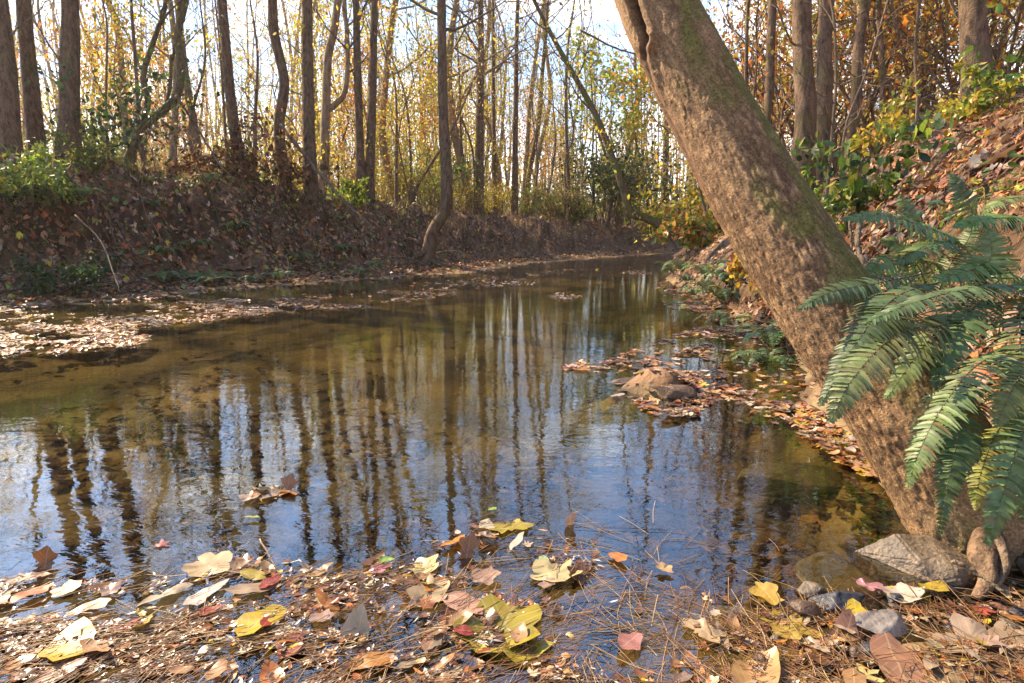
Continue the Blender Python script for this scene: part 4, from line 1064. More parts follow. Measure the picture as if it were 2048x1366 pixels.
seedling(2010, 130, 3.9, 'leafy green seedling on the crest at the right edge', 9, .05, [(1, (.13, .26, .05))], .4, 9)

# ---------------------------------------------------------------- ground cover, dry grass, bank roots
litter('ground_ivy', 'small green creeping leaves in patches on the left bank', 36000, polar(-46, 14, 6, 24), lambda x, y, z: (dLf(x, y) > .15) & (dLf(x, y) < 4) & (fbm(x * 1.4, y * 1.4, 0, 3, 71) > .05), .024, [FQ, F6], DGREEN + OLIVE + LGREEN[:1], M_GREEN, seed=21, lift=.08, tilt=.7, cat='ground cover')
litter('ground_ivy', 'small green creeping leaves in patches on the right bank', 12000, polar(12, 48, 1.7, 16), lambda x, y, z: (dRf(x, y) > .08) & (fbm(x * 2.2, y * 2.2, 0, 3, 72) > .06), .022, [F6], DGREEN + LGREEN, M_GREEN, seed=22, lift=.035, tilt=.7, cat='ground cover')
def grass(label, n, rf, cond, h, pal, seed):
    r = np.random.default_rng(seed); x, y = rf(r, n); z = height(x, y); k = cond(x, y, z); x, y, z = x[k], y[k], z[k]; n = len(x)
    mb = MB(); a = r.uniform(0, 6.28, n); L = h * r.uniform(.5, 1.3, n); lean = r.uniform(.3, 1.1, n)
    b = np.stack([x, y, z], -1); D_ = np.stack([np.cos(a) * lean, np.sin(a) * lean, np.ones(n)], -1)
    p1 = b + D_ * L[:, None] * .5; p2 = p1 + (D_ * [1.3, 1.3, .2]) * L[:, None] * .5; w = np.stack([-np.sin(a), np.cos(a), 0 * a], -1) * .004 * (h / .2)
    V = np.stack([b - w, b + w, p1 + w * .8, p1 - w * .8, p2], 1).reshape(-1, 3); o = np.arange(n)[:, None] * 5
    mb.add(V, np.stack([o[:, 0] + 3, o[:, 0] + 2, o[:, 0] + 4], 1), o + np.array([0, 1, 2, 3]), np.repeat(pick(pal, n, r), 5, 0))
    return tag(mb.build('dry_grass', M_CROWN), label, 'grass', kind='stuff')
STRAW = [(3, (.5, .33, .15)), (2, (.35, .2, .08)), (1, (.6, .45, .25))]
grass('straw-coloured grass hanging over the crest of the far bank', 9000, polar(-8, 16, 12, 30), lambda x, y, z: (dLf(x, y) > .7) & (dLf(x, y) < 3.4) & (fbm(x * .8, y * .8, 0, 2, 81) > -.1), .28, STRAW, 1)
grass('wiry straw and pine straw on the right bank slope', 5000, polar(20, 46, 1.8, 6), lambda x, y, z: (dRf(x, y) > .3) & (fbm(x * 2, y * 2, 0, 2, 82) > .0), .10, [(3, (.42, .2, .07)), (2, (.55, .35, .15))], 2)
grass('golden-green grass along the crest of the left bank', 14000, polar(-46, 2, 7, 17), lambda x, y, z: (dLf(x, y) > 1.1) & (dLf(x, y) < 3.2) & (fbm(x * .9, y * .9, 0, 2, 85) > -.15), .24, [(3, (.42, .36, .07)), (2, (.22, .26, .05)), (2, (.5, .34, .12))], 5)
grass('thin dry stems among the leaves of the left bank', 5000, polar(-46, -2, 6, 15), lambda x, y, z: (dLf(x, y) > .1) & (dLf(x, y) < 3), .16, [(2, (.25, .18, .08)), (1, (.14, .17, .04))], 3)

def stick(name, pts, w0, w1, label, cat, color=(.9, .9, .9), m=None, twigs=0, seed=1, sides=9, space='px'):
    P = np.array([at(*p) for p in pts]) if space == 'px' else np.array(pts, float)
    base = P[0].copy(); r = np.random.default_rng(seed); n = 24; PP = smooth_path(P - base, n)
    PP[1:-1] += r.normal(size=(n - 2, 3)) * w0 * .25
    mb = MB(); tube(mb, PP, np.linspace(w0, w1, n), sides, color, True)
    for k in range(twigs):
        i = r.integers(4, n - 3); d = PP[i + 1] - PP[i]; d /= np.linalg.norm(d); branchy(mb, [], r, PP[i], d + r.normal(size=3) * .7, r.uniform(10, 26) * w0, w0 * .3, 1, nsub=3, sides=4)
    o = mb.build(name, m or M_TWIG); o.location = base; return tag(o, label, cat)
stick('fallen_branch', [(560, 250, 11), (622, 325, 10.9), (690, 405, 10.6), (745, 452, 10.2)], .035, .012, 'bare dead branch leaning against the bank below the straight dark trunk', 'branch', twigs=6)
stick('fallen_branch', [(352, 190, 9.4), (400, 265, 9.4), (440, 330, 9.3), (470, 360, 9.3)], .02, .01, 'thin dead limb slanting down right from the crooked mossy tree', 'branch', twigs=4, seed=2)
stick('log', [(860, 528, 14), (930, 529, 14.2), (1010, 537, 13.2)], .06, .04, 'grey log lying on the leafy shore right of the hooked tree', 'log', m=M_BARK_PALE, seed=3)
stick('fallen_branch', [(150, 430, 6.9), (200, 480, 6.8), (225, 540, 6.5), (240, 585, 6.3)], .008, .004, 'thin pale vine hanging down the left bank face', 'vine', seed=4, m=M_BARK_PALE)
stick('fallen_branch', [(1160, 60, 7), (1230, 95, 7), (1290, 115, 7), (1330, 145, 6.6)], .012, .006, 'thin dark branch reaching in behind the leaning trunk top', 'branch', twigs=5, seed=5)
stick('exposed_root', [(1722, 430, 2.25), (1716, 480, 2.2), (1728, 530, 2.15), (1760, 560, 2.1)], .012, .006, 'bent brown root hanging in the undercut beside the leaning trunk', 'root', seed=6)
stick('exposed_root', [(1700, 440, 2.3), (1704, 500, 2.28), (1712, 560, 2.25)], .006, .003, 'thin straight root hanging in the undercut', 'root', seed=7)
stick('fallen_twig', [(520, 1078, 1.38), (560, 1150, 1.27), (600, 1215, 1.19)], .0018, .001, 'thin straw stalk sticking up from the leaf raft, left of centre', 'twig', color=(1.5, 1.2, .8), m=M_BARK_PALE, seed=8)
stick('fallen_twig', [(1905, 1120, 1.2), (1960, 1150, 1.17), (2010, 1185, 1.13)], .005, .003, 'small grey stick beside the wet boulder', 'twig', seed=9)
stick('fallen_twig', [(1560, 1315, 1.04), (1500, 1330, 1.03), (1360, 1350, 1.0)], .003, .002, 'pale stick lying among needles at the bottom, right of centre', 'twig', seed=10, m=M_BARK_PALE)
stick('fallen_twig', [(1190, 1210, 1.17), (1180, 1240, 1.13), (1176, 1262, 1.11)], .0016, .001, 'short dark twig standing in the open blue water', 'twig', seed=11)
for k, pts in enumerate([[(862, 500, 12.05), (835, 512, 11.9), (812, 535, 11.6)], [(846, 490, 12.2), (815, 478, 12.2), (795, 490, 12.1)], [(858, 520, 12), (880, 530, 11.8), (905, 533, 11.7)]]):
    stick('exposed_root', pts, .05, .012, ['root running left down to the water from the hooked tree', 'root arching left of the hooked tree foot', 'root running right from the hooked tree foot'][k], 'root', seed=20 + k, m=M_BARK)

# tangle of vines, roots and twigs over the bank faces
def tangle(label, n, rf, cond, L0, w, seed, pal):
    r = np.random.default_rng(seed); x, y = rf(r, n); z = height(x, y); k = cond(x, y, z); x, y = x[k], y[k]; mb = MB()
    C = pick(pal, len(x), r)
    for i in range(len(x)):
        a = r.uniform(0, 6.28); L = L0 * r.uniform(.4, 1.6); m = 8; s = np.linspace(0, 1, m); a2 = a + np.cumsum(r.normal(size=m) * .3)
        X = x[i] + np.cumsum(np.cos(a2)) * L / m; Y = y[i] + np.cumsum(np.sin(a2)) * L / m
        Z = height(X, Y) + .012 + .22 * L * np.sin(s * np.pi) * r.random()
        tube(mb, np.stack([X, Y, Z], -1), w * r.uniform(.4, 1.4) * np.linspace(1, .4, m), 4, C[i])
    return tag(mb.build('twig_tangle', M_TWIGC), label, 'twigs', kind='stuff')
M_TWIGC = bark_mat('loose_twigs', (.3, .3, .3), (1, 1, 1), (.6, .7, .3), 30, .2, True)
TW = [(3, (.20, .12, .06)), (2, (.10, .06, .035)), (2, (.34, .24, .14)), (1, (.16, .17, .06))]
tangle('tangle of thin twigs, vines and roots over the left bank', 1300, polar(-46, 14, 5.5, 24), lambda x, y, z: (dLf(x, y) > -.6) & (dLf(x, y) < 3), .9, .010, 61, TW)
tangle('fine twigs and rootlets over the right bank', 700, polar(12, 48, 1.6, 9), lambda x, y, z: dRf(x, y) > -.02, .28, .0025, 62, TW)
tangle('broken twigs among the leaves at the lower right shore', 60, polar(16, 44, .9, 1.35), lambda x, y, z: z > -.03, .14, .0014, 63, TW)

# ---------------------------------------------------------------- rocks
def rock(px, py, w, h, d, yaw, label, m, seed, zoff=0.0, cat='rock', name='rock', flat=.0, sub=4, pts=None):
    import bmesh
    bm = bmesh.new(); bmesh.ops.create_icosphere(bm, subdivisions=sub, radius=1)
    V = np.array([v.co for v in bm.verts]); r = np.random.default_rng(seed)
    # cut by a few planes for angular faces
    for k in range(11):
        n = r.normal(size=3); n /= np.linalg.norm(n); c = r.uniform(.42, .72); dd = V @ n - c; V = V - np.clip(dd, 0, None)[:, None] * n
    nn = fbm(V[:, 0] * 2 + seed, V[:, 1] * 2, V[:, 2] * 2, 4, seed); V = V * (1 + .10 * nn + .03 * fbm(V[:, 0] * 9, V[:, 1] * 9, V[:, 2] * 9, 2, seed))[:, None]
    V = V * [w / 2 * 1.25, d / 2 * 1.25, h / 2 * 1.25]
    if pts is not None:
        bm.free(); bm = bmesh.new()
        for q_ in pts: bm.verts.new(q_)
        bmesh.ops.convex_hull(bm, input=bm.verts[:]); bmesh.ops.triangulate(bm, faces=bm.faces[:])
        bmesh.ops.bevel(bm, geom=bm.edges[:], offset=.004, segments=2, affect='EDGES'); bmesh.ops.triangulate(bm, faces=bm.faces[:])
        bmesh.ops.subdivide_edges(bm, edges=[e_ for e_ in bm.edges if e_.calc_length() > .012], cuts=5, use_grid_fill=True); bmesh.ops.triangulate(bm, faces=bm.faces[:])
        bm.verts.index_update(); V = np.array([v.co for v in bm.verts])
        V = V + V / np.linalg.norm(V, axis=1, keepdims=True) * (.010 * fbm(V[:, 0] * 22, V[:, 1] * 22, V[:, 2] * 22, 4, seed))[:, None]
    F = np.array([[v.index for v in f.verts] for f in bm.faces]); bm.free()
    p = on_z(px, py, 0.0); mb = MB(); mb.add(V, F); o = mb.build(name, m, None, pts is None); o.location = (p[0], p[1], zoff); o.rotation_euler = (0, 0, yaw)
    return tag(o, label, cat)
M_ROCK = rock_mat('wet_grey_brown_rock', (.05, .035, .022), (.20, .145, .09), 14)
M_ROCKD = rock_mat('dark_blue_rock', (.012, .013, .017), (.05, .053, .065), 9)
M_ROCKB = rock_mat('tan_sunken_rock', (.10, .08, .04), (.24, .19, .10), 5)
M_MUD = rock_mat('brown_mud', (.05, .028, .014), (.15, .085, .045), 14)
rock(1845, 1130, .22, .085, .13, -.3, 'wet grey-brown boulder at the waterline below the ferns', M_ROCK, 3, .004, pts=[(-.13, .02, -.005), (-.05, .03, .050), (.02, .045, .048), (.11, .0, .016), (.115, -.02, .004), (.04, -.065, .012), (-.01, -.075, -.01), (-.02, -.045, .024), (.03, -.02, .040), (.05, -.08, -.04), (-.13, .03, -.06), (.12, .03, -.06), (0, .08, -.06)])
rock(1690, 1120, .26, .12, .17, .5, 'brown slab under water just left of the wet boulder', M_ROCKB, 4, -.075)
rock(1570, 925, .36, .10, .22, .1, 'tan flat rock under water near the foot of the leaning tree', M_ROCKB, 5, -.075)
rock(1680, 1212, .105, .05, .05, 0, 'dark blue-grey stone among leaves below the sunken slab', M_ROCKD, 6, .01)
rock(1618, 1190, .055, .03, .04, .2, 'small pale-edged stone left of the dark blue one', M_ROCK, 7, .006)
rock(1605, 1230, .05, .035, .04, .2, 'reddish round stone by the dark blue one', M_MUD, 8, .008)
rock(1760, 1262, .10, .04, .06, .2, 'pale angular stone at the lower right among leaves', rock_mat('pale_rock', (.16, .13, .11), (.36, .31, .25), 8), 9, .012)
rock(1335, 790, .24, .10, .12, -.45, 'lump of brown mud standing out of the water', M_MUD, 10, .0, 'mud clump', 'mud_clump')
rock(1255, 762, .22, .05, .10, .2, 'low brown mud lump left of the taller one', M_MUD, 11, .0, 'mud clump', 'mud_clump')
r0 = np.random.default_rng(44)
for k in range(22):
    px, py = r0.uniform(1500, 2048), r0.uniform(1180, 1366)
    if px < 1640 and py < 1230: continue
    s = r0.uniform(.012, .03)
    o = rock(px, py, s * 1.4, s * .7, s, r0.uniform(0, 3), 'small wet pebble among the leaves at the lower right', [M_ROCK, M_ROCKD, M_MUD][k % 3], 50 + k, .006, 'pebble', 'pebble', sub=2)
    o['group'] = 'pebbles at the lower right shore'

# ---------------------------------------------------------------- floating and sunken leaves
def leaf_stuff(name, label, P, size, tpls, pal, mt, tilt, seed, cat='leaves', jit=.22, yaw=None):
    global rng
    r = np.random.default_rng(seed); rng = r; n = len(P); Nn = np.tile([0., 0, 1], (n, 1))
    M = rot_to(Nn, r.uniform(0, 6.28, n) if yaw is None else yaw, np.abs(r.normal(0, tilt, n)).clip(0, 1.2), r)
    s = size * r.uniform(.5, 1.4, n); c = pick(pal, n, r, jit); w = r.integers(0, len(tpls), n); mb = MB()
    for i, tp in enumerate(tpls):
        m = w == i; scatter(mb, tp, P[m], M[m], s[m], c[m])
    return tag(mb.build(name, mt), label, cat, kind='stuff')
def px_points(n, poly, seed, dens=None):
    r = np.random.default_rng(seed); poly = np.array(poly, float); lo, hi = poly.min(0), poly.max(0); out = []
    c = 0
    while c < n:
        q = r.uniform(lo, hi, (n * 2, 2)); k = inpoly(q[:, 0], q[:, 1], poly)
        if dens is not None: k &= r.random(len(q)) < dens(q[:, 0], q[:, 1])
        q = q[k]; out.append(q); c += len(q)
    return np.concatenate(out)[:n]
def on_water(q, r, lift=.008):
    P = on_z(q[:, 0], q[:, 1], 0.0); g = height(P[:, 0], P[:, 1]); P[:, 2] = np.maximum(g, 0) + .002 + r.random(len(q)) * lift; return P
PURPLISH = [(3, PURP), (3, TAN), (3, BRN), (2, PALE), (1, RUST), (.3, YEL)]
r1 = np.random.default_rng(91)
noisef = lambda k, a, b, lo=0.0: (lambda x, y: sstep(lo, lo + .25, fbm(x / a, y / b, 0, 3, k)) + .06)
q = px_points(4300, [(-500, 680), (-20, 640), (300, 610), (600, 588), (900, 560), (1000, 545), (1290, 522), (1300, 532), (1080, 552), (900, 590), (760, 615), (520, 632), (300, 655), (240, 680), (-20, 715), (-500, 800)], 1, noisef(7, 120, 14, -.02))
leaf_stuff('floating_leaves', 'raft of leaves floating along the left shore', on_water(q, r1), .032, [F6, F5S], PURPLISH, M_LITTER, .12, 31)
q = np.concatenate([px_points(260, [(160, 690), (230, 668), (300, 672), (280, 690), (60, 712)], 2), px_points(200, [(890, 566), (980, 552), (1090, 562), (1060, 572), (900, 574)], 3), px_points(90, [(1085, 594), (1120, 585), (1165, 594), (1130, 602)], 4),
    px_points(60, [(1235, 548), (1270, 540), (1310, 548)], 5), px_points(40, [(1130, 740), (1160, 720), (1180, 738)], 6), px_points(14, [(480, 1000), (530, 985), (590, 975), (560, 1005)], 8)])
leaf_stuff('floating_leaves', 'small drifting clusters of pale leaves on the open water', on_water(q, r1, .006), .028, [F6, F5S], [(3, PALE), (2, TAN), (1, RUST)], M_WET, .3, 32)
q = px_points(1300, [(1180, 735), (1290, 690), (1390, 655), (1500, 655), (1590, 700), (1640, 770), (1650, 860), (1560, 860), (1440, 790), (1400, 830), (1330, 850), (1240, 780)], 9, noisef(9, 60, 22, 0))
leaf_stuff('floating_leaves', 'raft of leaves floating between the mud lump and the leaning tree', on_water(q, r1, .003), .028, [F6, F5S, MAPLE, OVAL], PURPLISH, M_WET, .07, 33)
q = px_points(900, [(1335, 560), (1420, 600), (1520, 650), (1600, 730), (1560, 700), (1420, 640), (1330, 610), (1310, 570)], 10, noisef(10, 40, 12, -.2))
leaf_stuff('floating_leaves', 'leaves floating along the foot of the shaded right bank', on_water(q, r1), .035, [F6, F5S], PURPLISH, M_WET, .15, 34)
q = px_points(420, [(1600, 800), (1660, 850), (1760, 930), (1830, 975), (1790, 985), (1690, 930), (1590, 870)], 11)
leaf_stuff('floating_leaves', 'wet leaves caught against the leaning tree foot', on_water(q, r1, .015), .026, [OVAL, MAPLE, F5S], [(3, TAN), (2, RUST), (2, PALE), (1, YEL)], M_WET, .3, 35)
# sunken leaves on the creek bed
M_SUNK = leaf_mat('sunken_leaf', 0, .05, .95)
M_SUNK.node_tree.nodes['Principled BSDF'].inputs['Specular IOR Level'].default_value = 0
def sunken(label, n, poly, size, pal, seed, tp):
    q = px_points(n, poly, seed, noisef(seed, 150, 60, -.05)); P = on_z(q[:, 0], q[:, 1], -.06)
    P[:, 2] = height(P[:, 0], P[:, 1]) + .006; P = P[P[:, 2] < -.015]
    leaf_stuff('sunken_leaves', label, P, size, tp, pal, M_SUNK, .15, seed)
sunken('dark star-shaped leaves sunk on the bed at the right', 420, [(1400, 960), (1700, 930), (1860, 1040), (1720, 1180), (1450, 1180)], .042, [(3, (.16, .10, .035)), (2, (.10, .06, .03)), (1, (.22, .13, .04))], 36, [STAR, MAPLE, OVAL])
sunken('dark rotten leaves lying on the sandy creek bed', 1600, [(-40, 720), (700, 640), (1250, 600), (1400, 800), (1500, 1150), (900, 1150), (-40, 1150)], .03, [(3, (.10, .06, .03)), (1, (.2, .12, .04)), (1, (.05, .035, .02))], 37, [F5S, F6])
# foreground mat
edge_x = [-40, 0, 150, 300, 450, 600, 700, 850, 950, 1010, 1200, 1400, 1500, 1700, 1900, 2090]
edge_y = [1130, 1128, 1150, 1150, 1120, 1120, 1135, 1090, 1045, 1040, 1095, 1180, 1195, 1180, 1160, 1100]
def mat_dens(x, y):
    e = np.interp(x, edge_x, edge_y); d = sstep(-12, 60, y - e)
    hole = np.clip(1.5 * np.exp(-(((x - 1260) / 175) ** 2 + ((y - 1250) / 150) ** 2)), 0, .985)
    hole2 = np.exp(-(((x - 640) / 90) ** 2 + ((y - 1235) / 35) ** 2)) * .7 + np.exp(-(((x - 1010) / 110) ** 2 + ((y - 1300) / 45) ** 2)) * .7 + np.exp(-(((x - 1350) / 90) ** 2 + ((y - 1200) / 60) ** 2)) * .9
    nn = sstep(-.12, .12, fbm(x / 90 + y / 60, y / 30 - x / 160, 0, 3, 14))
    return d * (1 - hole) * (1 - np.clip(hole2, 0, 1)) * (.06 + .94 * nn)
FULL = [(-300, 1020), (2300, 1020), (2300, 1440), (-300, 1440)]
q = px_points(2900, FULL, 40, mat_dens)
leaf_stuff('leaf_fragments', 'small leaves and fragments matted together in the foreground', on_water(q, r1, .006), .011, [WILLOW, OVAL, F5S, OAK], [(3, TAN), (3, BRN), (2, PALE), (1, RUST), (2, PURP), (.5, YEL)], M_WET, .13, 41)
q = px_points(750, FULL, 42, mat_dens)
leaf_stuff('leaf_fragments', 'medium brown leaves half drowned in the foreground mat', on_water(q, r1, .002) - [0, 0, .006], .026, [OVAL, OAK, MAPLE, HICK], [(3, BRN), (3, PURP), (2, TAN), (1, RUST)], M_WET, .06, 43)
q = px_points(700, [(-60, 1130), (1250, 1100), (1250, 1420), (-60, 1420)], 45, mat_dens)
leaf_stuff('leaf_fragments', 'tiny whitish willow leaflets in the foreground mat', on_water(q, r1, .009), .0085, [WILLOW], [(3, (.62, .55, .48)), (1, (.5, .42, .3))], M_WET, .25, 46)
def needles(n, seed, dens, label, zlift=.012):
    r = np.random.default_rng(seed); q = px_points(n, FULL, seed, dens); P = on_water(q, r, zlift)
    # needles drift along the current: up to the right on the left half, every way on the right
    ang = np.where(q[:, 0] < 1150, np.radians(32 + 25 * fbm(q[:, 0] / 200, q[:, 1] / 80, 0, 2, 5)) + r.normal(0, .42, n), r.uniform(0, 3.14, n))
    L = r.uniform(.035, .16, n); mb = MB(); c = pick([(3, (.30, .15, .05)), (3, (.42, .24, .09)), (2, (.20, .10, .05)), (1, (.55, .38, .2))], n, r)
    for i in range(n):
        a = ang[i]; d = np.array([math.cos(a), math.sin(a), 0]); s = np.array([-d[1], d[0], 0]); b = r.normal() * .12
        pts = np.array([P[i] - d * L[i] / 2, P[i] + s * b * L[i] * .35 + [0, 0, .002], P[i] + d * L[i] / 2 + [0, 0, abs(r.normal()) * .006]])
        tube(mb, smooth_path(pts, 5), .00062, 3, c[i])
    return tag(mb.build('pine_needles', M_LITTER), label, 'pine needles', kind='stuff')
needles(2100, 50, mat_dens, 'rust-brown pine needles drifted over the foreground mat')
needles(360, 51, lambda x, y: np.exp(-(((x - 1200) / 260) ** 2 + ((y - 1240) / 150) ** 2)), 'scattered pine needles floating on the open blue water', .001)

# ---------------------------------------------------------------- single leaves one can point to
TPL = {'oval': OVAL, 'hick': HICK, 'willow': WILLOW, 'maple': MAPLE, 'star': STAR, 'oak': OAK, 'tulip': TUL}
LMESH = {}
def leaf_mesh(kind, v):
    if (kind, v) not in LMESH:
        V, t, q = TPL[kind]; r = np.random.default_rng(hash_ := sum(map(ord, kind)) * 7 + v); V = V.copy()
        V[:, 2] = V[:, 2] * r.uniform(.2, .75) + r.normal() * .18 * V[:, 0] * V[:, 1] + .16 * fbm(V[:, 0] * 2.0 + v, V[:, 1] * 2.0, 0, 2, v)
        V[:, 0] += .22 * fbm(V[:, 0] * 2.2 + v * 5, V[:, 1] * 2.2, 3, 3, v) + .10 * V[:, 1] ** 2 * r.normal(); V[:, 1] += .16 * fbm(V[:, 0] * 2.2, V[:, 1] * 2.2 + v * 3, 9, 3, v + 50)
        mb = MB(); mb.add(V, t, q); LMESH[kind, v] = mb.mesh('fallen_leaf', M_HERO)
    return LMESH[kind, v]
def hero(px, py, Lpx, ang, kind, c, label, group=None, z=.008, v=None, tilt=(0, 0), name='fallen_leaf', wide=1.0, onb=None):
    p = on_z(px, py, z) if onb is None else at(px, py, onb)
    if onb is not None: p[2] = h1(p[0], p[1]) + .03
    a = R(ang); q1 = on_z(px + math.cos(a) * Lpx / 2, py - math.sin(a) * Lpx / 2, z); q0 = on_z(px - math.cos(a) * Lpx / 2, py + math.sin(a) * Lpx / 2, z)
    d = q1 - q0; L = np.linalg.norm(d) if onb is None else Lpx / FPX * onb
    L = min(L, Lpx / FPX * np.linalg.norm(p - [0, 0, CAM_H]) * 1.25)
    o = bpy.data.objects.new(name, leaf_mesh(kind, random.randint(0, 8) if v is None else v)); col.objects.link(o)
    o.location = (p[0], p[1], max(p[2], h1(p[0], p[1]) + z)); o.scale = (L / 2 * wide, L / 2, L / 2)
    o.rotation_euler = (R(tilt[0]), R(tilt[1]), math.atan2(d[1], d[0]) - math.pi / 2 if onb is None else a)
    o.color = (*[q_ * .68 for q_ in c], 1); return tag(o, label, 'leaf', group)
W_ = (.66, .56, .44); PK = (.55, .36, .25)
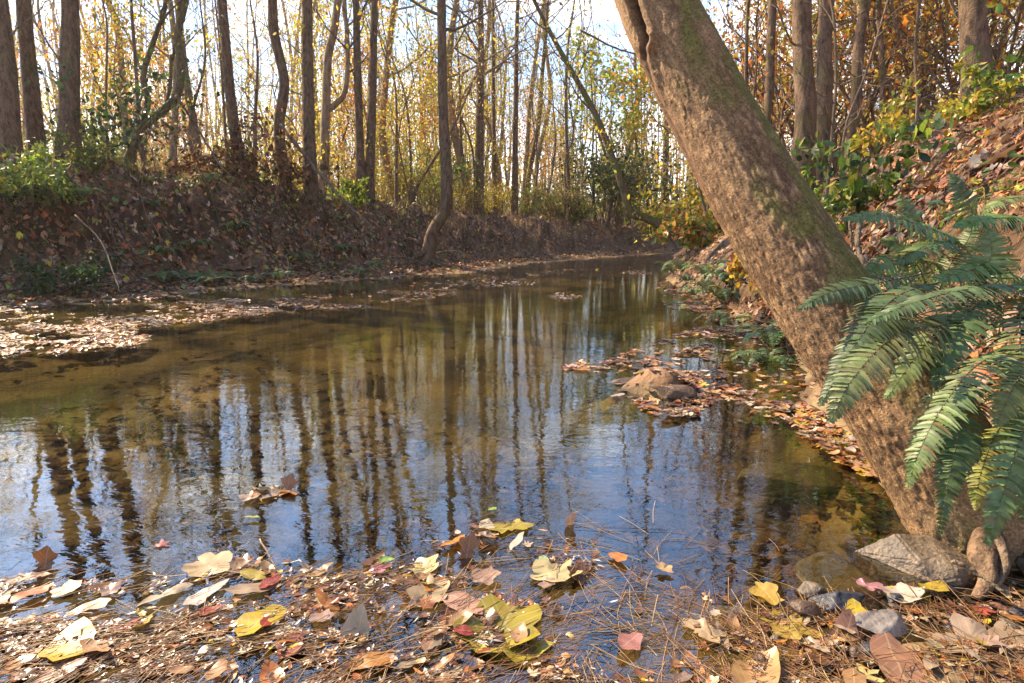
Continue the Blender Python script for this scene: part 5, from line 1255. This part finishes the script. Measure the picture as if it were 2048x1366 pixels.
HL = [
 (522, 1240, 125, 40, 'oval', (.62, .44, .03), 'bright yellow leaf lying in the left foreground mat', 1.15),
 (148, 1288, 110, 55, 'oval', (.72, .48, .05), 'golden yellow leaf low at the left', 1.2),
 (52, 1192, 130, 22, 'hick', (.60, .15, .03), 'long orange-red leaf at the left edge', .9),
 (112, 1350, 140, 25, 'hick', (.45, .22, .14), 'pinkish brown broad leaf in the bottom left corner', 1.2),
 (40, 1325, 110, 35, 'hick', (.55, .26, .09), 'orange-brown leaf near the bottom left corner', .9),
 (408, 1190, 120, 38, 'hick', (.62, .58, .52), 'long silvery white leaf in the left foreground', .9),
 (503, 1178, 120, 12, 'hick', (.48, .33, .20), 'smooth light brown leaf right of the silvery one', .9),
 (420, 1133, 100, 40, 'tulip', (.72, .52, .27), 'curled cream leaf lit at the mat edge, left of centre', 1.0),
 (330, 1188, 130, 25, 'hick', (.66, .50, .32), 'long pale tan leaf left of the silvery one', .7),
 (420, 1222, 60, 15, 'oval', (.45, .07, .04), 'small dark red leaf below the silvery one', 1.0),
 (245, 1255, 90, 10, 'maple', (.48, .05, .07), 'crimson maple leaf in the left foreground', 1.0),
 (752, 1140, 70, 10, 'maple', (.48, .14, .22), 'pink maple leaf at the mat edge near the tiny green leaf', 1.0),
 (772, 1120, 34, 0, 'oval', (.30, .50, .08), 'tiny bright green leaf above the pink maple leaf', 1.1),
 (850, 1135, 70, 65, 'tulip', (.72, .58, .24), 'small pale yellow leaf, curled, left of centre on the mat edge', 1.0),
 (640, 1143, 70, 30, 'willow', (.55, .34, .16), 'narrow tan leaf on the mat edge left of the pink maple leaf', 1.3),
 (930, 1205, 95, -25, 'oval', (.60, .34, .24), 'smooth pink-tan leaf in the centre of the mat', 1.2),
 (1000, 1268, 170, 60, 'tulip', (.38, .30, .02), 'large olive-yellow drowned leaf in the bottom centre', 1.1),
 (1055, 1305, 110, 10, 'oval', (.42, .33, .03), 'yellow-olive drowned leaf joined right of the large olive one', 1.1),
 (745, 1322, 110, 20, 'hick', (.55, .24, .04), 'orange-yellow leaf at the bottom, left of centre', 1.1),
 (715, 1265, 80, 60, 'oval', (.55, .42, .26), 'tan leaf standing on edge above the orange-yellow one', 1.0),
 (868, 1278, 60, 60, 'oval', (.42, .20, .11), 'small reddish brown leaf left of the large olive one', 1.1),
 (860, 1190, 90, 50, 'tulip', (.60, .44, .24), 'pale brown folded leaf above the pink-tan one', .9),
 (1020, 1055, 80, 10, 'oak', (.42, .32, .03), 'yellow-brown drowned leaf at the top of the central mat', 1.0),
 (972, 1050, 45, -20, 'tulip', (.60, .52, .36), 'pale curled leaf left of the yellow-brown drowned one', 1.0),
 (985, 1018, 18, 20, 'oval', (.30, .48, .05), 'tiny lime leaf farthest out from the central mat', 1.1),
 (1140, 1045, 60, -55, 'willow', (.52, .36, .32), 'narrow pinkish leaf standing at the mat tip right of centre', 1.6),
 (1105, 1150, 130, 10, 'tulip', (.66, .54, .26), 'large torn cream-yellow leaf right of centre', .9),
 (1088, 1120, 24, 80, 'oval', (.50, .58, .25), 'small round pale green leaf above the torn cream one', 1.4),
 (1237, 1115, 42, -30, 'oval', (.62, .20, .03), 'bright orange small leaf alone on the blue water', 1.2),
 (1326, 1137, 50, -10, 'tulip', (.58, .38, .18), 'small curled tan leaf near the dark water, right of the orange one', .9),
 (1258, 1285, 55, 40, 'oval', (.55, .24, .20), 'pink-red leaf floating low on the blue water', 1.2),
 (1408, 1262, 85, -40, 'oak', (.56, .40, .22), 'crumpled tan leaf at the dark shore, lower right of centre', 1.1),
 (935, 1105, 60, 80, 'oak', (.45, .18, .05), 'rust leaf curled upright at the mat edge in the centre', .8),
 (968, 1155, 70, 20, 'tulip', (.50, .30, .20), 'brown-pink leaf in the thick centre clump', 1.0),
 (1030, 1090, 90, 0, 'hick', (.55, .50, .42), 'long pale grey leaf right of the upright rust one', .7),
 (1732, 1168, 95, -20, 'maple', (.50, .22, .25), 'pink maple leaf beside the sunken slab at the right', 1.1),
 (1808, 1192, 75, 20, 'tulip', (.58, .52, .42), 'pale cream leaf below the wet boulder', 1.0),
 (1530, 1185, 80, -50, 'tulip', (.55, .36, .06), 'ochre folded leaf on the dark water edge at right', .8),
 (1575, 1255, 110, 30, 'maple', (.50, .34, .05), 'ochre-yellow maple leaf in the lower right foreground', 1.0),
 (1630, 1290, 70, -30, 'oak', (.56, .42, .28), 'buff crumpled leaf right of the ochre maple leaf', 1.0),
 (1693, 1265, 60, 80, 'oval', (.42, .19, .10), 'rust upright leaf left of the pale angular stone', 1.0),
 (1795, 1330, 130, -60, 'oval', (.46, .23, .13), 'large brown leaf at the bottom right', 1.1),
 (1730, 1352, 60, 20, 'star', (.68, .55, .20), 'yellow star-shaped leaf at the bottom right', 1.0),
 (1960, 1218, 70, -15, 'maple', (.45, .08, .05), 'red maple leaf right of the pale cream one', 1.0),
 (2010, 1180, 60, -25, 'oval', (.52, .30, .18), 'tan leaf near the right edge below the roots', 1.0),
 (1930, 1300, 90, 30, 'oak', (.50, .36, .24), 'tan oak leaf in the lower right corner', 1.0),
 (2030, 1280, 80, 60, 'oval', (.56, .40, .26), 'pale tan leaf at the lower right edge', 1.1),
 (1520, 1345, 110, 50, 'oval', (.55, .33, .14), 'tan long leaf at the bottom edge, right of centre', .9),
 (585, 1290, 70, 50, 'oval', (.42, .12, .07), 'dull red leaf in the mat above the bottom edge, left of centre', 1.1),
 (640, 1235, 70, 20, 'tulip', (.42, .26, .20), 'mauve-brown leaf right of the bright yellow one', 1.0),
 (180, 1215, 110, 15, 'hick', (.58, .36, .22), 'peach-coloured leaf above the golden yellow one', 1.0),
 (130, 1180, 80, 30, 'tulip', (.66, .48, .30), 'cream curled leaf above the peach one at the left', 1.0),
 (60, 1155, 90, 10, 'oak', (.55, .36, .24), 'pale brown leaf at the left end of the mat edge', 1.0),
 (90, 1128, 40, 60, 'oak', (.40, .17, .05), 'upright rusty leaf at the mat edge near the left', 1.0),
 (320, 1090, 50, 20, 'maple', (.40, .10, .10), 'dull red leaf under water near the left mat edge', 1.0),
 (505, 1033, 36, 5, 'willow', (.45, .50, .05), 'narrow yellow-green leaf floating below the small cluster', 1.6),
 (500, 995, 45, 30, 'tulip', (.62, .42, .28), 'curled pink-tan leaf at the left of the small floating cluster', 1.0),
 (575, 975, 40, 60, 'oak', (.45, .22, .10), 'upright brown leaf at the right of the small floating cluster', 1.0),
 (1160, 738, 40, 10, 'maple', (.55, .24, .06), 'orange leaf floating left of the mud lumps', 1.0),
 (1235, 790, 34, 20, 'oval', (.58, .45, .42), 'small pinkish leaf beside the low mud lump', 1.0),
 (1350, 833, 60, 5, 'oval', (.50, .40, .32), 'pale leaf floating just in front of the mud lump', 1.0),
]
for (px, py, L, a, k, c, lab, wd) in HL:
    fl = 'drowned' in lab or 'under water' in lab
    hero(px, py, L, a, k, c, lab, wide=wd, z=.003 if fl else .009, tilt=(0, 0) if fl else (random.uniform(-8, 8), random.uniform(-7, 7)) if 'upright' not in lab and 'on edge' not in lab and 'standing' not in lab else (55, 10))
hero(2000, 300, 120, 200, 'oval', (.62, .36, .18), 'large pale curled leaf on the right bank near the edge', onb=2.9, wide=.8, tilt=(25, 10))
hero(2040, 340, 80, 240, 'oval', (.62, .38, .16), 'orange-tan round leaf at the right edge above the ferns', onb=2.6, wide=1.1, tilt=(30, 5))
hero(1790, 410, 50, 190, 'oval', (.62, .42, .12), 'yellow-tan leaf hanging among the pale seedling leaves', onb=2.5, tilt=(40, 5))
r2 = np.random.default_rng(123)
KINDS = [('oval', TAN, 'tan oval leaf lying in the foreground mat', 'tan oval leaves in the foreground mat'), ('oak', BRN, 'brown lobed leaf lying in the foreground mat', 'brown lobed leaves in the foreground mat'),
         ('hick', PALE, 'long pale leaf lying in the foreground mat', 'long pale leaves in the foreground mat'), ('maple', RUST, 'rust maple leaf lying in the foreground mat', 'rust maple leaves in the foreground mat'),
         ('tulip', (.40, .26, .20), 'mauve-brown leaf lying in the foreground mat', 'mauve-brown leaves in the foreground mat'), ('willow', PALE, 'narrow whitish leaf lying in the foreground mat', 'narrow whitish leaves in the foreground mat'),
         ('oval', (.42, .05, .035), 'red oval leaf lying in the foreground mat', 'red oval leaves in the foreground mat'), ('hick', (.62, .22, .03), 'orange oval leaf lying in the foreground mat', 'orange oval leaves in the foreground mat'), ('oval', (.60, .44, .04), 'small yellow leaf lying in the foreground mat', 'small yellow leaves in the foreground mat')]
q = px_points(150, FULL, 60, mat_dens)
for i, (px, py) in enumerate(q):
    k, c, lab, g = KINDS[int(r2.choice(9, p=[.16, .15, .13, .08, .12, .12, .08, .09, .07]))]
    c = tuple(np.clip(np.array(c) * (1 + .15 * r2.normal()), .01, .9))
    hero(px, py, r2.uniform(30, 62), r2.normal(28, 22) if px < 1200 else r2.uniform(0, 360), k, c, lab, g, z=r2.uniform(.006, .016), tilt=(r2.normal() * 9, r2.normal() * 9), wide=r2.uniform(.8, 1.15))
